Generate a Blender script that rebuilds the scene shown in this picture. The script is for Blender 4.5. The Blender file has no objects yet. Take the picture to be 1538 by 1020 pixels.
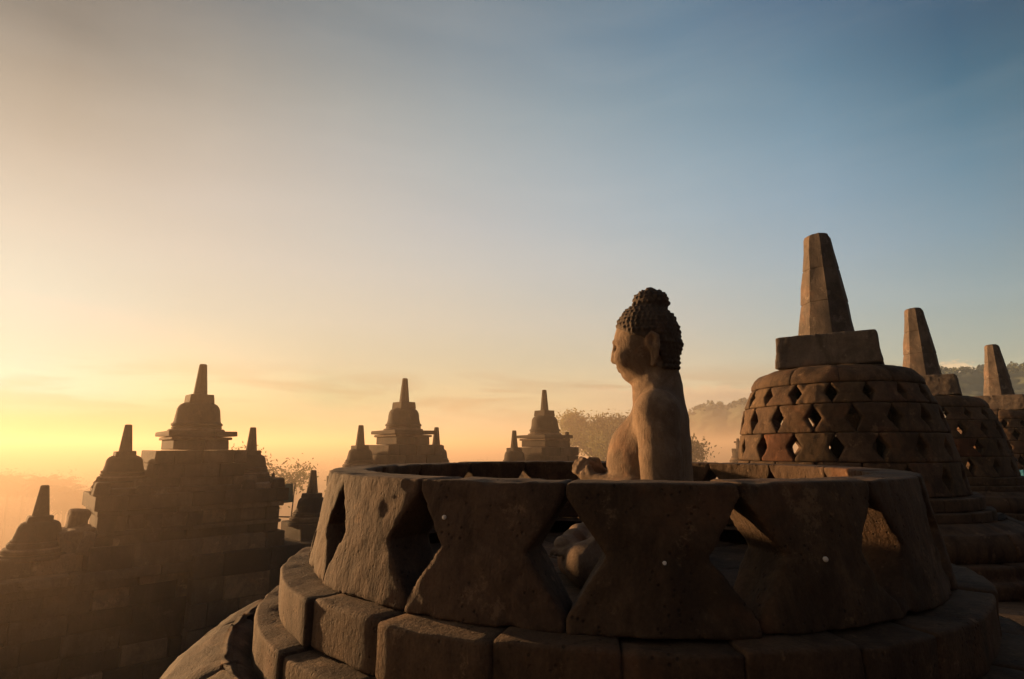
import bpy, bmesh, math, random
import numpy as np
from mathutils import Vector, Matrix

C = bpy.context.scene.collection
S = bpy.context.scene
R = math.radians
# all heights are metres above / below the photographer's eye (z = 0); the terrace floor is at -1.65
FLOOR = -1.65

# ------------------------------------------------------------------ camera
PITCH = math.atan(162 / 854)
cam = bpy.data.cameras.new('camera'); cam.lens = 20.0; cam.sensor_width = 36.0
cam.clip_start = 0.05; cam.clip_end = 8000
co = bpy.data.objects.new('camera', cam); C.objects.link(co)
co.location = (0, 0, 0); co.rotation_euler = (math.pi / 2 + PITCH, 0, 0)
S.camera = co

# ------------------------------------------------------------------ light
SUN_AZ, SUN_EL = -54.0, 4.8
EXPOSURE = 1.78
SKY_GAIN = 0.295
SUN_POWER = 5.0
HAZE_D, MIST_D = 0.0004, 0.0120
S.view_settings.view_transform = 'Standard'
S.view_settings.look = 'None'
S.view_settings.exposure = EXPOSURE
S.view_settings.gamma = 1.0
S.view_settings.use_curve_mapping = False
S.cycles.volume_bounces = 1
S.cycles.max_bounces = 8
S.cycles.diffuse_bounces = 3
S.cycles.use_denoising = True
S.cycles.sample_clamp_indirect = 4.0

sl = bpy.data.lights.new('sun', 'SUN'); sl.energy = SUN_POWER; sl.angle = R(1.5); sl.color = (1.0, 0.56, 0.24)
so = bpy.data.objects.new('sun', sl); C.objects.link(so)
sd = Vector((math.sin(R(SUN_AZ)) * math.cos(R(SUN_EL)), math.cos(R(SUN_AZ)) * math.cos(R(SUN_EL)), math.sin(R(SUN_EL))))
so.rotation_euler = sd.to_track_quat('Z', 'Y').to_euler()


def lin(c):
    return tuple((v / 255 / 12.92) if v / 255 <= 0.04045 else ((v / 255 + 0.055) / 1.055) ** 2.4 for v in c)


class G:
    """small node graph helper"""
    def __init__(s, tree):
        s.t = tree; s.n = tree.nodes; s.l = tree.links

    def put(s, inp, v):
        if isinstance(v, bpy.types.NodeSocket): s.l.new(v, inp)
        elif v is not None: inp.default_value = v

    def node(s, kind, **kw):
        n = s.n.new(kind)
        for k, v in kw.items(): setattr(n, k, v)
        return n

    def m(s, op, a, b=None, c=None):
        n = s.node('ShaderNodeMath', operation=op)
        s.put(n.inputs[0], a)
        if b is not None: s.put(n.inputs[1], b)
        if c is not None: s.put(n.inputs[2], c)
        return n.outputs[0]

    def ramp(s, fac, stops, interp='LINEAR'):
        n = s.node('ShaderNodeValToRGB'); r = n.color_ramp; r.interpolation = interp
        while len(r.elements) < len(stops): r.elements.new(0.5)
        for e, (p, c) in zip(r.elements, stops):
            e.position = p; e.color = (*c, 1) if len(c) == 3 else c
        s.put(n.inputs[0], fac); return n.outputs[0]

    def mix(s, fac, a, b, mode='MIX'):
        n = s.node('ShaderNodeMix', data_type='RGBA', blend_type=mode)
        s.put(n.inputs[0], fac); s.put(n.inputs[6], a if isinstance(a, bpy.types.NodeSocket) else (*a, 1))
        s.put(n.inputs[7], b if isinstance(b, bpy.types.NodeSocket) else (*b, 1)); return n.outputs[2]

    def rng(s, v, a, b, c=0.0, d=1.0, smooth=False):
        n = s.node('ShaderNodeMapRange', interpolation_type='SMOOTHSTEP' if smooth else 'LINEAR')
        s.put(n.inputs[0], v)
        for i, x in zip((1, 2, 3, 4), (a, b, c, d)): n.inputs[i].default_value = x
        return n.outputs[0]

    def noise(s, vec, scale, detail=4, rough=0.55, dist=0.0):
        n = s.node('ShaderNodeTexNoise'); s.put(n.inputs['Vector'], vec)
        n.inputs['Scale'].default_value = scale; n.inputs['Detail'].default_value = detail
        n.inputs['Roughness'].default_value = rough; n.inputs['Distortion'].default_value = dist
        return n.outputs[0]

    def mapping(s, vec, scale=(1, 1, 1), loc=(0, 0, 0)):
        n = s.node('ShaderNodeMapping'); s.put(n.inputs[0], vec)
        n.inputs['Scale'].default_value = scale; n.inputs['Location'].default_value = loc
        return n.outputs[0]


# ------------------------------------------------------------------ sky (dawn: warm towards the sun, blue away from it)
W = bpy.data.worlds.new('World'); S.world = W; W.use_nodes = True
g = G(W.node_tree); g.n.clear()
tc = g.node('ShaderNodeTexCoord').outputs['Generated']
sep = g.node('ShaderNodeSeparateXYZ'); g.put(sep.inputs[0], tc)
el = g.m('MULTIPLY', g.m('ARCSINE', sep.outputs[2]), 180 / math.pi)
az = g.m('MULTIPLY', g.m('ARCTAN2', sep.outputs[0], sep.outputs[1]), 180 / math.pi)
elf = g.m('DIVIDE', g.m('MAXIMUM', el, 0.0), 90.0)


def column(stops):
    return g.ramp(elf, [(e / 90, lin(c)) for e, c in stops], 'EASE' if False else 'LINEAR')


colG = g.ramp(elf, [(0, (1.6, 1.0, .42)), (5 / 90, (2.0, 1.35, .68)), (12 / 90, (1.9, 1.4, .85)), (22 / 90, (1.0, .78, .54)), (38 / 90, (.28, .25, .22)), (1, (.03, .04, .06))])
SKY = {
    -41: [(0, (158, 100, 56)), (2, (198, 146, 98)), (4.5, (225, 205, 207)), (8, (225, 209, 198)), (12, (206, 212, 199)), (17, (215, 203, 186)), (22, (204, 185, 165)), (27, (177, 160, 142)), (32, (134, 124, 115)), (38, (119, 111, 107)), (60, (58, 72, 92)), (90, (34, 44, 60))],
    -30: [(0, (159, 98, 54)), (2, (199, 144, 96)), (4.5, (215, 208, 163)), (8, (212, 207, 177)), (12, (207, 203, 185)), (17, (213, 201, 186)), (22, (206, 191, 177)), (27, (188, 176, 163)), (32, (160, 153, 144)), (38, (122, 124, 126)), (60, (58, 72, 92)), (90, (34, 44, 60))],
    -18: [(0, (133, 172, 133)), (2, (133, 172, 133)), (4.5, (133, 172, 133)), (8, (188, 188, 162)), (12, (207, 199, 180)), (17, (208, 199, 187)), (22, (200, 192, 183)), (27, (184, 180, 175)), (32, (163, 164, 161)), (38, (127, 136, 142)), (60, (58, 72, 92)), (90, (34, 44, 60))],
    -6: [(0, (197, 187, 144)), (2, (197, 187, 144)), (4.5, (197, 187, 144)), (8, (191, 187, 160)), (12, (204, 196, 179)), (17, (202, 196, 187)), (22, (189, 188, 187)), (27, (174, 179, 180)), (32, (157, 166, 170)), (38, (127, 142, 153)), (60, (58, 72, 92)), (90, (34, 44, 60))],
    6: [(0, (201, 187, 145)), (2, (201, 187, 145)), (4.5, (201, 187, 145)), (8, (193, 188, 163)), (12, (198, 193, 180)), (17, (191, 191, 188)), (22, (177, 185, 190)), (27, (163, 176, 184)), (32, (142, 161, 172)), (38, (112, 137, 155)), (60, (58, 72, 92)), (90, (34, 44, 60))],
    18: [(0, (210, 190, 149)), (2, (210, 190, 149)), (4.5, (210, 190, 149)), (8, (200, 191, 168)), (12, (190, 189, 181)), (17, (173, 184, 188)), (22, (158, 177, 189)), (27, (143, 167, 182)), (32, (121, 150, 168)), (38, (92, 127, 152)), (60, (58, 72, 92)), (90, (34, 44, 60))],
    30: [(0, (192, 184, 149)), (2, (192, 184, 149)), (4.5, (192, 184, 149)), (8, (178, 182, 167)), (12, (165, 179, 180)), (17, (150, 172, 186)), (22, (133, 162, 182)), (27, (114, 149, 171)), (32, (89, 129, 154)), (38, (70, 107, 137)), (60, (58, 72, 92)), (90, (34, 44, 60))],
    41: [(0, (174, 172, 143)), (2, (174, 172, 143)), (4.5, (174, 172, 143)), (8, (156, 169, 160)), (12, (138, 162, 169)), (17, (117, 151, 170)), (22, (91, 134, 158)), (27, (52, 109, 137)), (32, (39, 91, 122)), (38, (32, 79, 113)), (60, (58, 72, 92)), (90, (34, 44, 60))],
    47: [(0, (168, 166, 138)), (2, (168, 166, 138)), (4.5, (168, 166, 138)), (8, (151, 163, 155)), (12, (133, 157, 163)), (17, (105, 135, 153)), (22, (81, 120, 142)), (27, (46, 98, 123)), (32, (35, 81, 109)), (38, (28, 71, 101)), (60, (56, 69, 89)), (90, (32, 42, 58))],
}
colB = column([(0, (70, 54, 42)), (15, (74, 70, 68)), (35, (82, 90, 102)), (90, (42, 52, 68))])
sky, last = None, None
for a_, stops in SKY.items():
    cc = column(stops)
    sky = cc if sky is None else g.mix(g.rng(az, last, a_), sky, cc)
    last = a_
sky = g.mix(g.rng(az, 47, 95, 0, 1, True), sky, colB)
sky = g.mix(g.rng(az, -45, -66, 0, 1, True), sky, colG)
sky = g.mix(g.rng(az, -84, -135, 0, 1, True), sky, colB)
# thin cloud streaks low over the horizon
cv = g.node('ShaderNodeCombineXYZ'); g.put(cv.inputs[0], g.m('MULTIPLY', az, 0.055)); g.put(cv.inputs[1], g.m('MULTIPLY', el, 0.42))
cvo = cv.outputs[0]
n1 = g.noise(cvo, 1.1, 6, 0.62, 0.6)
band = g.m('MULTIPLY', g.rng(el, 1.0, 4.0, 0, 1, True), g.rng(el, 5.5, 8.5, 1, 0, True))
streak = g.m('MULTIPLY', g.rng(n1, 0.47, 0.60, 0, 1, True), band)
sky = g.mix(g.m('MULTIPLY', streak, 0.9), sky, (0.86, 0.72, 0.66), 'MULTIPLY')
edge = g.m('MULTIPLY', g.m('MULTIPLY', g.rng(n1, 0.40, 0.47, 0, 1, True), g.rng(n1, 0.47, 0.52, 1, 0, True)), band)
sky = g.mix(g.m('MULTIPLY', edge, 0.9), sky, (1.12, 1.08, 1.02), 'MULTIPLY')
n2 = g.noise(g.mapping(cvo, (0.5, 0.35, 1), (7, 3, 0)), 1.3, 5, 0.6, 0.4)
hi = g.m('MULTIPLY', g.rng(n2, 0.42, 0.70, 0, 1, True), g.rng(el, 6, 14, 0, 1, True))
sky = g.mix(g.m('MULTIPLY', hi, 0.03), sky, (1.0, 0.96, 0.90))
# bank of cloud behind the hills and one small lit cumulus
cv2 = g.node('ShaderNodeCombineXYZ'); g.put(cv2.inputs[0], g.m('MULTIPLY', az, 0.35)); g.put(cv2.inputs[1], g.m('MULTIPLY', el, 0.8))
n3 = g.noise(cv2.outputs[0], 1.0, 6, 0.6, 0.2)
bank = g.m('MULTIPLY', g.rng(g.m('ADD', el, g.m('MULTIPLY', n3, -3.2)), 3.7, 4.1, 1, 0, True), g.rng(az, 2, 17, 0, 1, True))
sky = g.mix(g.m('MULTIPLY', bank, 0.55), sky, lin((196, 160, 134)))
rim = g.m('MULTIPLY', g.m('MULTIPLY', g.rng(g.m('ADD', el, g.m('MULTIPLY', n3, -3.2)), 3.2, 3.9, 0, 1, True), bank), g.rng(az, 30, 38, 1, 0, True))
sky = g.mix(g.m('MULTIPLY', rim, 0.6), sky, lin((236, 196, 150)))
dx = g.m('DIVIDE', g.m('SUBTRACT', az, 38.0), 1.9); dy = g.m('DIVIDE', g.m('SUBTRACT', el, 6.0), 0.95)
rr = g.m('ADD', g.m('MULTIPLY', dx, dx), g.m('MULTIPLY', dy, dy))
n4 = g.noise(cv2.outputs[0], 5.0, 5, 0.6)
cum = g.rng(g.m('ADD', rr, g.m('MULTIPLY', n4, 2.2)), 1.3, 2.0, 1, 0, True)
sky = g.mix(g.m('MULTIPLY', cum, 0.9), sky, lin((243, 205, 158)))
nish = g.node('ShaderNodeTexSky', sky_type='NISHITA', sun_disc=False)
nish.sun_elevation = R(SUN_EL); nish.sun_rotation = R(SUN_AZ); nish.dust_density = 3.0
sky = g.mix(0.06, sky, g.mix(1.0, nish.outputs[0], (0.10, 0.10, 0.10), 'MULTIPLY'))
bg = g.node('ShaderNodeBackground'); g.put(bg.inputs[0], sky); bg.inputs[1].default_value = SKY_GAIN
ow = g.node('ShaderNodeOutputWorld'); g.l.new(bg.outputs[0], ow.inputs[0])


# ------------------------------------------------------------------ materials
def new_mat(name):
    m = bpy.data.materials.new(name); m.use_nodes = True
    q = G(m.node_tree); q.n.clear()
    out = q.node('ShaderNodeOutputMaterial')
    return m, q, out


def stone_mat(name, dark, light, scale=1.0, tint=True, bump=1.0, island=0.0, lichen=0.35, pores=1.0):
    m, q, out = new_mat(name)
    p = q.node('ShaderNodeTexCoord').outputs['Object']
    big = q.noise(p, 1.7 * scale, 5, 0.6, 0.3)
    mid = q.noise(p, 11 * scale, 5, 0.65)
    fine = q.noise(p, 90 * scale, 3, 0.7)
    streak = q.noise(q.mapping(p, (16, 16, 3.0)), 1.6 * scale, 4, 0.65, 0.5)
    f = q.m('ADD', q.m('ADD', q.m('MULTIPLY', big, 0.40), q.m('MULTIPLY', mid, 0.22)), q.m('ADD', q.m('MULTIPLY', fine, 0.20), q.m('MULTIPLY', streak, 0.18)))
    col = q.ramp(f, [(0.34, dark), (0.66, light)])
    stain = q.rng(q.noise(q.mapping(p, (1, 1, .6), (3, 7, 1)), 2.6 * scale, 6, 0.7, 0.8), 0.46, 0.62, 0, 1, True)
    col = q.mix(q.m('MULTIPLY', stain, 0.55), col, tuple(v * m_ for v, m_ in zip(dark, (.75, .72, .70))))
    rust = q.rng(q.noise(q.mapping(p, (1, 1, 1), (9, 2, 5)), 1.9 * scale, 5, 0.65, 0.5), 0.54, 0.70, 0, 1, True)
    col = q.mix(q.m('MULTIPLY', rust, 0.45), col, (light[0] * 1.15, light[1] * .86, light[2] * .72))
    # pale lichen flecks and dark pores
    lv = q.m('MULTIPLY', q.rng(q.noise(p, 6 * scale, 7, 0.78), 0.57, 0.66, 0, 1, True), lichen)
    col = q.mix(lv, col, (light[0] * 1.75, light[1] * 1.85, light[2] * 1.85))
    vor = q.node('ShaderNodeTexVoronoi'); q.put(vor.inputs['Vector'], p); vor.inputs['Scale'].default_value = 38 * scale
    pore = q.m('MULTIPLY', q.m('MULTIPLY', q.rng(vor.outputs['Distance'], 0.10, 0.26, 1, 0, True), q.rng(q.noise(p, 7 * scale, 3), 0.45, 0.62, 0, 1, True)), pores)
    col = q.mix(q.m('MULTIPLY', pore, 0.6), col, tuple(v * 0.45 for v in dark))
    if tint:
        at = q.node('ShaderNodeAttribute', attribute_name='tint'); at.attribute_type = 'GEOMETRY'
        col = q.mix(1.0, col, at.outputs['Color'], 'MULTIPLY')
    if island:
        gi = q.node('ShaderNodeNewGeometry').outputs['Random Per Island']
        col = q.mix(1.0, col, q.ramp(gi, [(0, (1 - island,) * 3), (0.75, (1, 1, 1)), (1, (1 + island * 1.3, 1 + island * 1.2, 1 + island * 1.1))]), 'MULTIPLY')
    grain = q.noise(q.mapping(p, (1, 1, .55)), 60 * scale, 4, 0.75)
    h = q.m('ADD', q.m('ADD', q.m('MULTIPLY', mid, 0.35), q.m('MULTIPLY', grain, 0.60)), q.m('ADD', q.m('MULTIPLY', streak, 0.12), q.m('MULTIPLY', pore, -0.4)))
    b = q.node('ShaderNodeBump'); b.inputs['Strength'].default_value = 0.75 * bump; b.inputs['Distance'].default_value = 0.02 / scale
    q.put(b.inputs['Height'], h)
    bs = q.node('ShaderNodeBsdfPrincipled'); q.put(bs.inputs['Base Color'], col)
    bs.inputs['Roughness'].default_value = 0.88; bs.inputs['Specular IOR Level'].default_value = 0.25
    q.l.new(b.outputs[0], bs.inputs['Normal']); q.l.new(bs.outputs[0], out.inputs[0])
    return m


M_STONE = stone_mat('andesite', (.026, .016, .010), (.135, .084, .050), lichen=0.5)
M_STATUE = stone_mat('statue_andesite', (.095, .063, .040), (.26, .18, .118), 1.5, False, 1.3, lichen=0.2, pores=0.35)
M_HAIR = stone_mat('hair_andesite', (.042, .030, .022), (.11, .08, .058), 1.5, False, 0.7, lichen=0.1)
M_SPIRE = stone_mat('spire_andesite', (.045, .037, .032), (.160, .122, .096), 0.8, False)
M_WALL = stone_mat('wall_andesite', (.035, .024, .015), (.19, .130, .082), 0.5, False, 1.0, island=0.85)
M_FLOOR = stone_mat('floor_andesite', (.03, .021, .014), (.085, .06, .04), 0.6, False)


def simple_mat(name, col, rough=0.8, trans=None, noise=0.0, nscale=3.0):
    m, q, out = new_mat(name)
    c = col
    if noise:
        p = q.node('ShaderNodeTexCoord').outputs['Object']
        c = q.ramp(q.noise(p, nscale, 4), [(0.3, tuple(v * (1 - noise) for v in col)), (0.7, tuple(v * (1 + noise) for v in col))])
    bs = q.node('ShaderNodeBsdfPrincipled'); q.put(bs.inputs['Base Color'], c if isinstance(c, bpy.types.NodeSocket) else (*c, 1))
    bs.inputs['Roughness'].default_value = rough; bs.inputs['Specular IOR Level'].default_value = 0.3
    if trans:
        tr = q.node('ShaderNodeBsdfTranslucent'); tr.inputs[0].default_value = (*trans, 1)
        mx = q.node('ShaderNodeMixShader'); mx.inputs[0].default_value = 0.4
        q.l.new(bs.outputs[0], mx.inputs[1]); q.l.new(tr.outputs[0], mx.inputs[2]); q.l.new(mx.outputs[0], out.inputs[0])
    else: q.l.new(bs.outputs[0], out.inputs[0])
    return m


M_LEAF = simple_mat('leaves', (.080, .095, .036), 0.6, (.18, .18, .06), 0.4, 1.5)
M_BARK = simple_mat('bark', (.10, .075, .05), 0.9, None, 0.4, 6)
M_FAR = simple_mat('far_foliage', (.050, .060, .030), 0.9, None, 0.35, 0.05)
M_GROUND = simple_mat('valley_ground', (.070, .075, .035), 0.95, None, 0.4, 0.04)
M_PLUG = simple_mat('lime_plug', (.62, .58, .52), 0.8, None, 0.15, 60)
M_TEAL = simple_mat('teal_board', (.05, .13, .11), 0.6, None, 0.25, 5)
M_IRON = simple_mat('iron', (.05, .042, .036), 0.6, None, 0.3, 20)
M_SKIN = simple_mat('skin', (.25, .15, .10), 0.6)
M_BLUE = simple_mat('blue_cloth', (.03, .16, .26), 0.85, None, 0.2, 14)
M_TROUSER = simple_mat('dark_cloth', (.03, .03, .035), 0.9, None, 0.2, 14)
M_BLACK = simple_mat('black_hair', (.012, .010, .009), 0.6)


# ------------------------------------------------------------------ numpy noise and surface nets
def _hash(i, j, k, seed):
    h = (i * 374761393 + j * 668265263 + k * 2147483647 + seed * 1274126177) & 0xFFFFFFFF
    h = ((h ^ (h >> 13)) * 1274126177) & 0xFFFFFFFF
    return ((h ^ (h >> 16)) & 0xFFFF) / 32767.5 - 1.0


def vnoise(x, y, z, f, seed=0):
    x, y, z = np.broadcast_arrays(np.asarray(x, float) * f, np.asarray(y, float) * f, np.asarray(z, float) * f)
    i = np.floor(x).astype(np.int64); j = np.floor(y).astype(np.int64); k = np.floor(z).astype(np.int64)
    u, v, w = x - i, y - j, z - k
    u = u * u * (3 - 2 * u); v = v * v * (3 - 2 * v); w = w * w * (3 - 2 * w)
    r = 0
    for a in (0, 1):
        for b in (0, 1):
            for c in (0, 1):
                r = r + _hash(i + a, j + b, k + c, seed) * (u if a else 1 - u) * (v if b else 1 - v) * (w if c else 1 - w)
    return r


def fbm(x, y, z, f, seed=0, o=3):
    return sum(vnoise(x, y, z, f * 2 ** i, seed + i * 17) * 0.5 ** i for i in range(o))


def nets(F, lo, h):
    """naive surface nets: field F (negative inside) -> vertices, quads"""
    s = F < 0
    n = np.array(F.shape) - 1
    cnt = np.zeros(n, int)
    cs = [(a, b, c) for a in (0, 1) for b in (0, 1) for c in (0, 1)]
    sl_ = lambda o: tuple(slice(o[i], o[i] + n[i]) for i in range(3))
    for o in cs: cnt += s[sl_(o)]
    act = (cnt > 0) & (cnt < 8)
    idx = -np.ones(n, int); idx[act] = np.arange(act.sum())
    base = np.argwhere(act).astype(float)
    acc = np.zeros((len(base), 3)); w = np.zeros(len(base))
    vals = {o: F[sl_(o)][act] for o in cs}
    for o in cs:
        for ax in range(3):
            if o[ax] == 0:
                o2 = list(o); o2[ax] = 1; o2 = tuple(o2)
                a, b = vals[o], vals[o2]
                mm = (a < 0) != (b < 0)
                t = np.where(mm, a / np.where(mm, a - b, 1), 0)
                p = np.zeros((len(base), 3)) + np.array(o, float); p[:, ax] += t
                acc += p * mm[:, None]; w += mm
    V = (base + acc / np.maximum(w, 1)[:, None]) * np.asarray(h) + np.asarray(lo)
    Q = []
    for ax in range(3):
        u, v = (ax + 1) % 3, (ax + 2) % 3
        sa = [slice(None)] * 3; sb = [slice(None)] * 3
        sa[ax] = slice(0, -1); sb[ax] = slice(1, None)
        d = s[tuple(sa)] != s[tuple(sb)]
        e = np.argwhere(d)
        e = e[(e[:, u] > 0) & (e[:, v] > 0) & (e[:, u] < n[u]) & (e[:, v] < n[v])]
        if not len(e): continue
        def at(du, dv):
            q = e.copy(); q[:, u] -= du; q[:, v] -= dv
            return idx[q[:, 0], q[:, 1], q[:, 2]]
        q = np.stack([at(1, 1), at(0, 1), at(0, 0), at(1, 0)], 1)
        ins = s[e[:, 0], e[:, 1], e[:, 2]]
        q[~ins] = q[~ins][:, ::-1]
        Q.append(q)
    return V, np.concatenate(Q)


def grid(lo, hi, h):
    ax = [np.arange(lo[i], hi[i] + h[i], h[i]) for i in range(3)]
    return np.meshgrid(*ax, indexing='ij')


def smax(a, b, k):
    t = np.clip(0.5 - 0.5 * (b - a) / k, 0, 1); t = 1 - t
    return a * (1 - t) + b * t + k * t * (1 - t)


def smin(a, b, k):
    return -smax(-a, -b, k)


# ------------------------------------------------------------------ object helpers
def thing(name, label, cat, loc=(0, 0, 0), rz=0.0, group=None):
    o = bpy.data.objects.new(name, None); C.objects.link(o)
    o.empty_display_size = 0.2
    o.location = loc; o.rotation_euler = (0, 0, rz); o['label'] = label; o['category'] = cat
    if group: o['group'] = group
    return o


def tag(o, label=None, cat=None, group=None, kind=None):
    for k, v in (('label', label), ('category', cat), ('group', group), ('kind', kind)):
        if v: o[k] = v
    return o


def mesh_obj(name, V, Fc, mat, parent=None, smooth=True, tint=None, flip=False, recalc=False, sharp=None):
    me = bpy.data.meshes.new(name)
    V = np.asarray(V, float)
    if isinstance(Fc, np.ndarray) and Fc.ndim == 2:
        Fc = Fc[:, ::-1] if flip else Fc
        nf, k = Fc.shape
        me.vertices.add(len(V)); me.vertices.foreach_set('co', V.ravel())
        me.loops.add(nf * k); me.loops.foreach_set('vertex_index', np.ascontiguousarray(Fc).ravel().astype(np.int32))
        me.polygons.add(nf); me.polygons.foreach_set('loop_start', np.arange(0, nf * k, k, dtype=np.int32))
        me.polygons.foreach_set('loop_total', np.full(nf, k, dtype=np.int32))
        me.update(calc_edges=True)
    else:
        me.from_pydata([tuple(v) for v in V], [], [tuple(int(i) for i in f) for f in Fc])
    if recalc:
        bm = bmesh.new(); bm.from_mesh(me); bmesh.ops.recalc_face_normals(bm, faces=bm.faces); bm.to_mesh(me); bm.free()
    me.polygons.foreach_set('use_smooth', np.full(len(me.polygons), smooth))
    if tint is not None:
        a = me.color_attributes.new('tint', 'FLOAT_COLOR', 'POINT')
        t = np.ones((len(V), 4)); t[:, :3] = tint; a.data.foreach_set('color', t.ravel())
    if sharp is not None and smooth:
        me.set_sharp_from_angle(angle=R(sharp))
    me.materials.append(mat); me.validate(); me.update()
    o = bpy.data.objects.new(name, me); C.objects.link(o)
    if parent: o.parent = parent
    return o


class MB:
    def __init__(s): s.v = []; s.f = []

    def add(s, V, F):
        b = len(s.v); s.v += [tuple(p) for p in V]; s.f += [tuple(i + b for i in f) for f in F]

    def box(s, x0, x1, y0, y1, z0, z1, M=None, taper=0.0, jit=0.0, rnd=random):
        cx, cy = (x0 + x1) / 2, (y0 + y1) / 2
        P = []
        for z in (z0, z1):
            k = 1 - taper if z == z1 else 1
            for x, y in ((x0, y0), (x1, y0), (x1, y1), (x0, y1)):
                P.append(Vector((cx + (x - cx) * k + rnd.uniform(-jit, jit), cy + (y - cy) * k + rnd.uniform(-jit, jit), z + rnd.uniform(-jit, jit))))
        if M: P = [M @ p for p in P]
        s.add(P, [(3, 2, 1, 0), (4, 5, 6, 7), (0, 1, 5, 4), (1, 2, 6, 5), (2, 3, 7, 6), (3, 0, 4, 7)])

    def lathe(s, prof, n=32, M=None, caps=True, jitter=0.0, seed=0):
        V = []; F = []
        for r, z in prof:
            for i in range(n):
                a = 2 * math.pi * i / n
                V.append(Vector((r * math.cos(a), r * math.sin(a), z)))
        if jitter:
            A = np.array(V); d = fbm(A[:, 0], A[:, 1], A[:, 2], 4.0, seed) * jitter
            V = [v + Vector((v.x, v.y, 0)).normalized() * float(e) for v, e in zip(V, d)]
        for j in range(len(prof) - 1):
            for i in range(n):
                F.append((j * n + i, j * n + (i + 1) % n, (j + 1) * n + (i + 1) % n, (j + 1) * n + i))
        if caps:
            F.append(tuple(reversed(range(n)))); F.append(tuple((len(prof) - 1) * n + i for i in range(n)))
        if M: V = [M @ v for v in V]
        s.add(V, F)

    def tube(s, pts, rad, n=6):
        V = []; F = []
        for i, p in enumerate(pts):
            p = Vector(p)
            d = (Vector(pts[min(i + 1, len(pts) - 1)]) - Vector(pts[max(i - 1, 0)])).normalized()
            a = d.orthogonal().normalized(); b = d.cross(a)
            for k in range(n):
                t = 2 * math.pi * k / n
                V.append(p + (a * math.cos(t) + b * math.sin(t)) * rad[i])
        for j in range(len(pts) - 1):
            for i in range(n):
                F.append((j * n + i, j * n + (i + 1) % n, (j + 1) * n + (i + 1) % n, (j + 1) * n + i))
        F.append(tuple(reversed(range(n)))); F.append(tuple((len(pts) - 1) * n + i for i in range(n)))
        s.add(V, F)

    def build(s, name, mat, parent=None, smooth=False, bevel=0.0, sharp=None, seg=2):
        o = mesh_obj(name, s.v, s.f, mat, parent, smooth, sharp=sharp)
        if bevel:
            b = o.modifiers.new('bevel', 'BEVEL'); b.width = bevel; b.segments = seg; b.limit_method = 'ANGLE'; b.angle_limit = R(35)
        return o


def children(o):
    return [c for c in bpy.data.objects if c.parent == o]


def copy_tree(o, parent=None):
    c = o.copy(); C.objects.link(c)
    if parent: c.parent = parent
    for ch in children(o): copy_tree(ch, c)
    return c


# ------------------------------------------------------------------ plan of the place
CEN = (53.4, -34.4)             # centre of the round terraces
OPEN = (0.52, 3.35)             # the stupa that has lost its dome
DOMES = [(5.14, 9.10), (10.34, 14.25), (16.70, 19.50)]
U = Vector((.743, .669, 0)); N = Vector((.669, -.743, 0))   # along / towards the camera from the outer balustrade
RZ_U = math.atan2(U.y, U.x)


def az_out(p):                  # azimuth (clockwise from +Y) pointing away from the monument's centre
    return math.atan2(p[0] - CEN[0], p[1] - CEN[1])


# ------------------------------------------------------------------ large structure: terrace, plateau, valley
def disc(name, cx, cy, r0, zt, zb, mat, n=360, rings=()):
    V = []; F = []
    rr_ = [0.0] + list(rings) + [r0]
    for i, r in enumerate(rr_[1:]):
        for k in range(n):
            a = 2 * math.pi * k / n; V.append((cx + r * math.sin(a), cy + r * math.cos(a), zt))
    for i in range(len(rr_) - 2):
        for k in range(n): F.append((i * n + k, (i + 1) * n + k, (i + 1) * n + (k + 1) % n, i * n + (k + 1) % n))
    m = len(rr_) - 2
    b = len(V)
    for k in range(n):
        a = 2 * math.pi * k / n; V.append((cx + r0 * math.sin(a), cy + r0 * math.cos(a), zb))
    for k in range(n): F.append((m * n + k, b + k, b + (k + 1) % n, m * n + (k + 1) % n))
    F.append(tuple(reversed(range(n))))
    return mesh_obj(name, V, F, mat, None, False, recalc=True)


# paving of the round terrace: individual slabs laid in rings
rnd = random.Random(5)
tb = MB()
t_az0 = math.atan2(-CEN[0], -CEN[1])
rad = 61.6
while rad < 67.3:
    wr = rnd.uniform(0.55, 0.8)
    r1 = min(rad + wr, 67.4)
    a = t_az0 - 0.12
    while a < t_az0 + 0.62:
        da = rnd.uniform(0.6, 1.1) / rad
        z = FLOOR + rnd.uniform(-0.008, 0.008)
        gp = 0.006
        P = []
        for zz in (FLOOR - 0.25, z):
            for r_, a_ in ((rad + gp, a + gp / rad), (r1 - gp, a + gp / rad), (r1 - gp, a + da - gp / rad), (rad + gp, a + da - gp / rad)):
                P.append((CEN[0] + r_ * math.sin(a_), CEN[1] + r_ * math.cos(a_), zz))
        tb.add(P, [(0, 1, 2, 3), (7, 6, 5, 4), (4, 5, 1, 0), (5, 6, 2, 1), (6, 7, 3, 2), (7, 4, 0, 3)])
        a += da
    rad = r1
pav = tb.build('terrace_paving', M_WALL, bevel=0.012)
tag(pav, kind='structure')
tag(disc('terrace', CEN[0], CEN[1], 67.36, FLOOR - 0.05, -5.3, M_FLOOR), kind='structure')
tag(disc('upper_terrace', CEN[0], CEN[1], 61.4, -0.25, -2.0, M_FLOOR), kind='structure')

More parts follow.
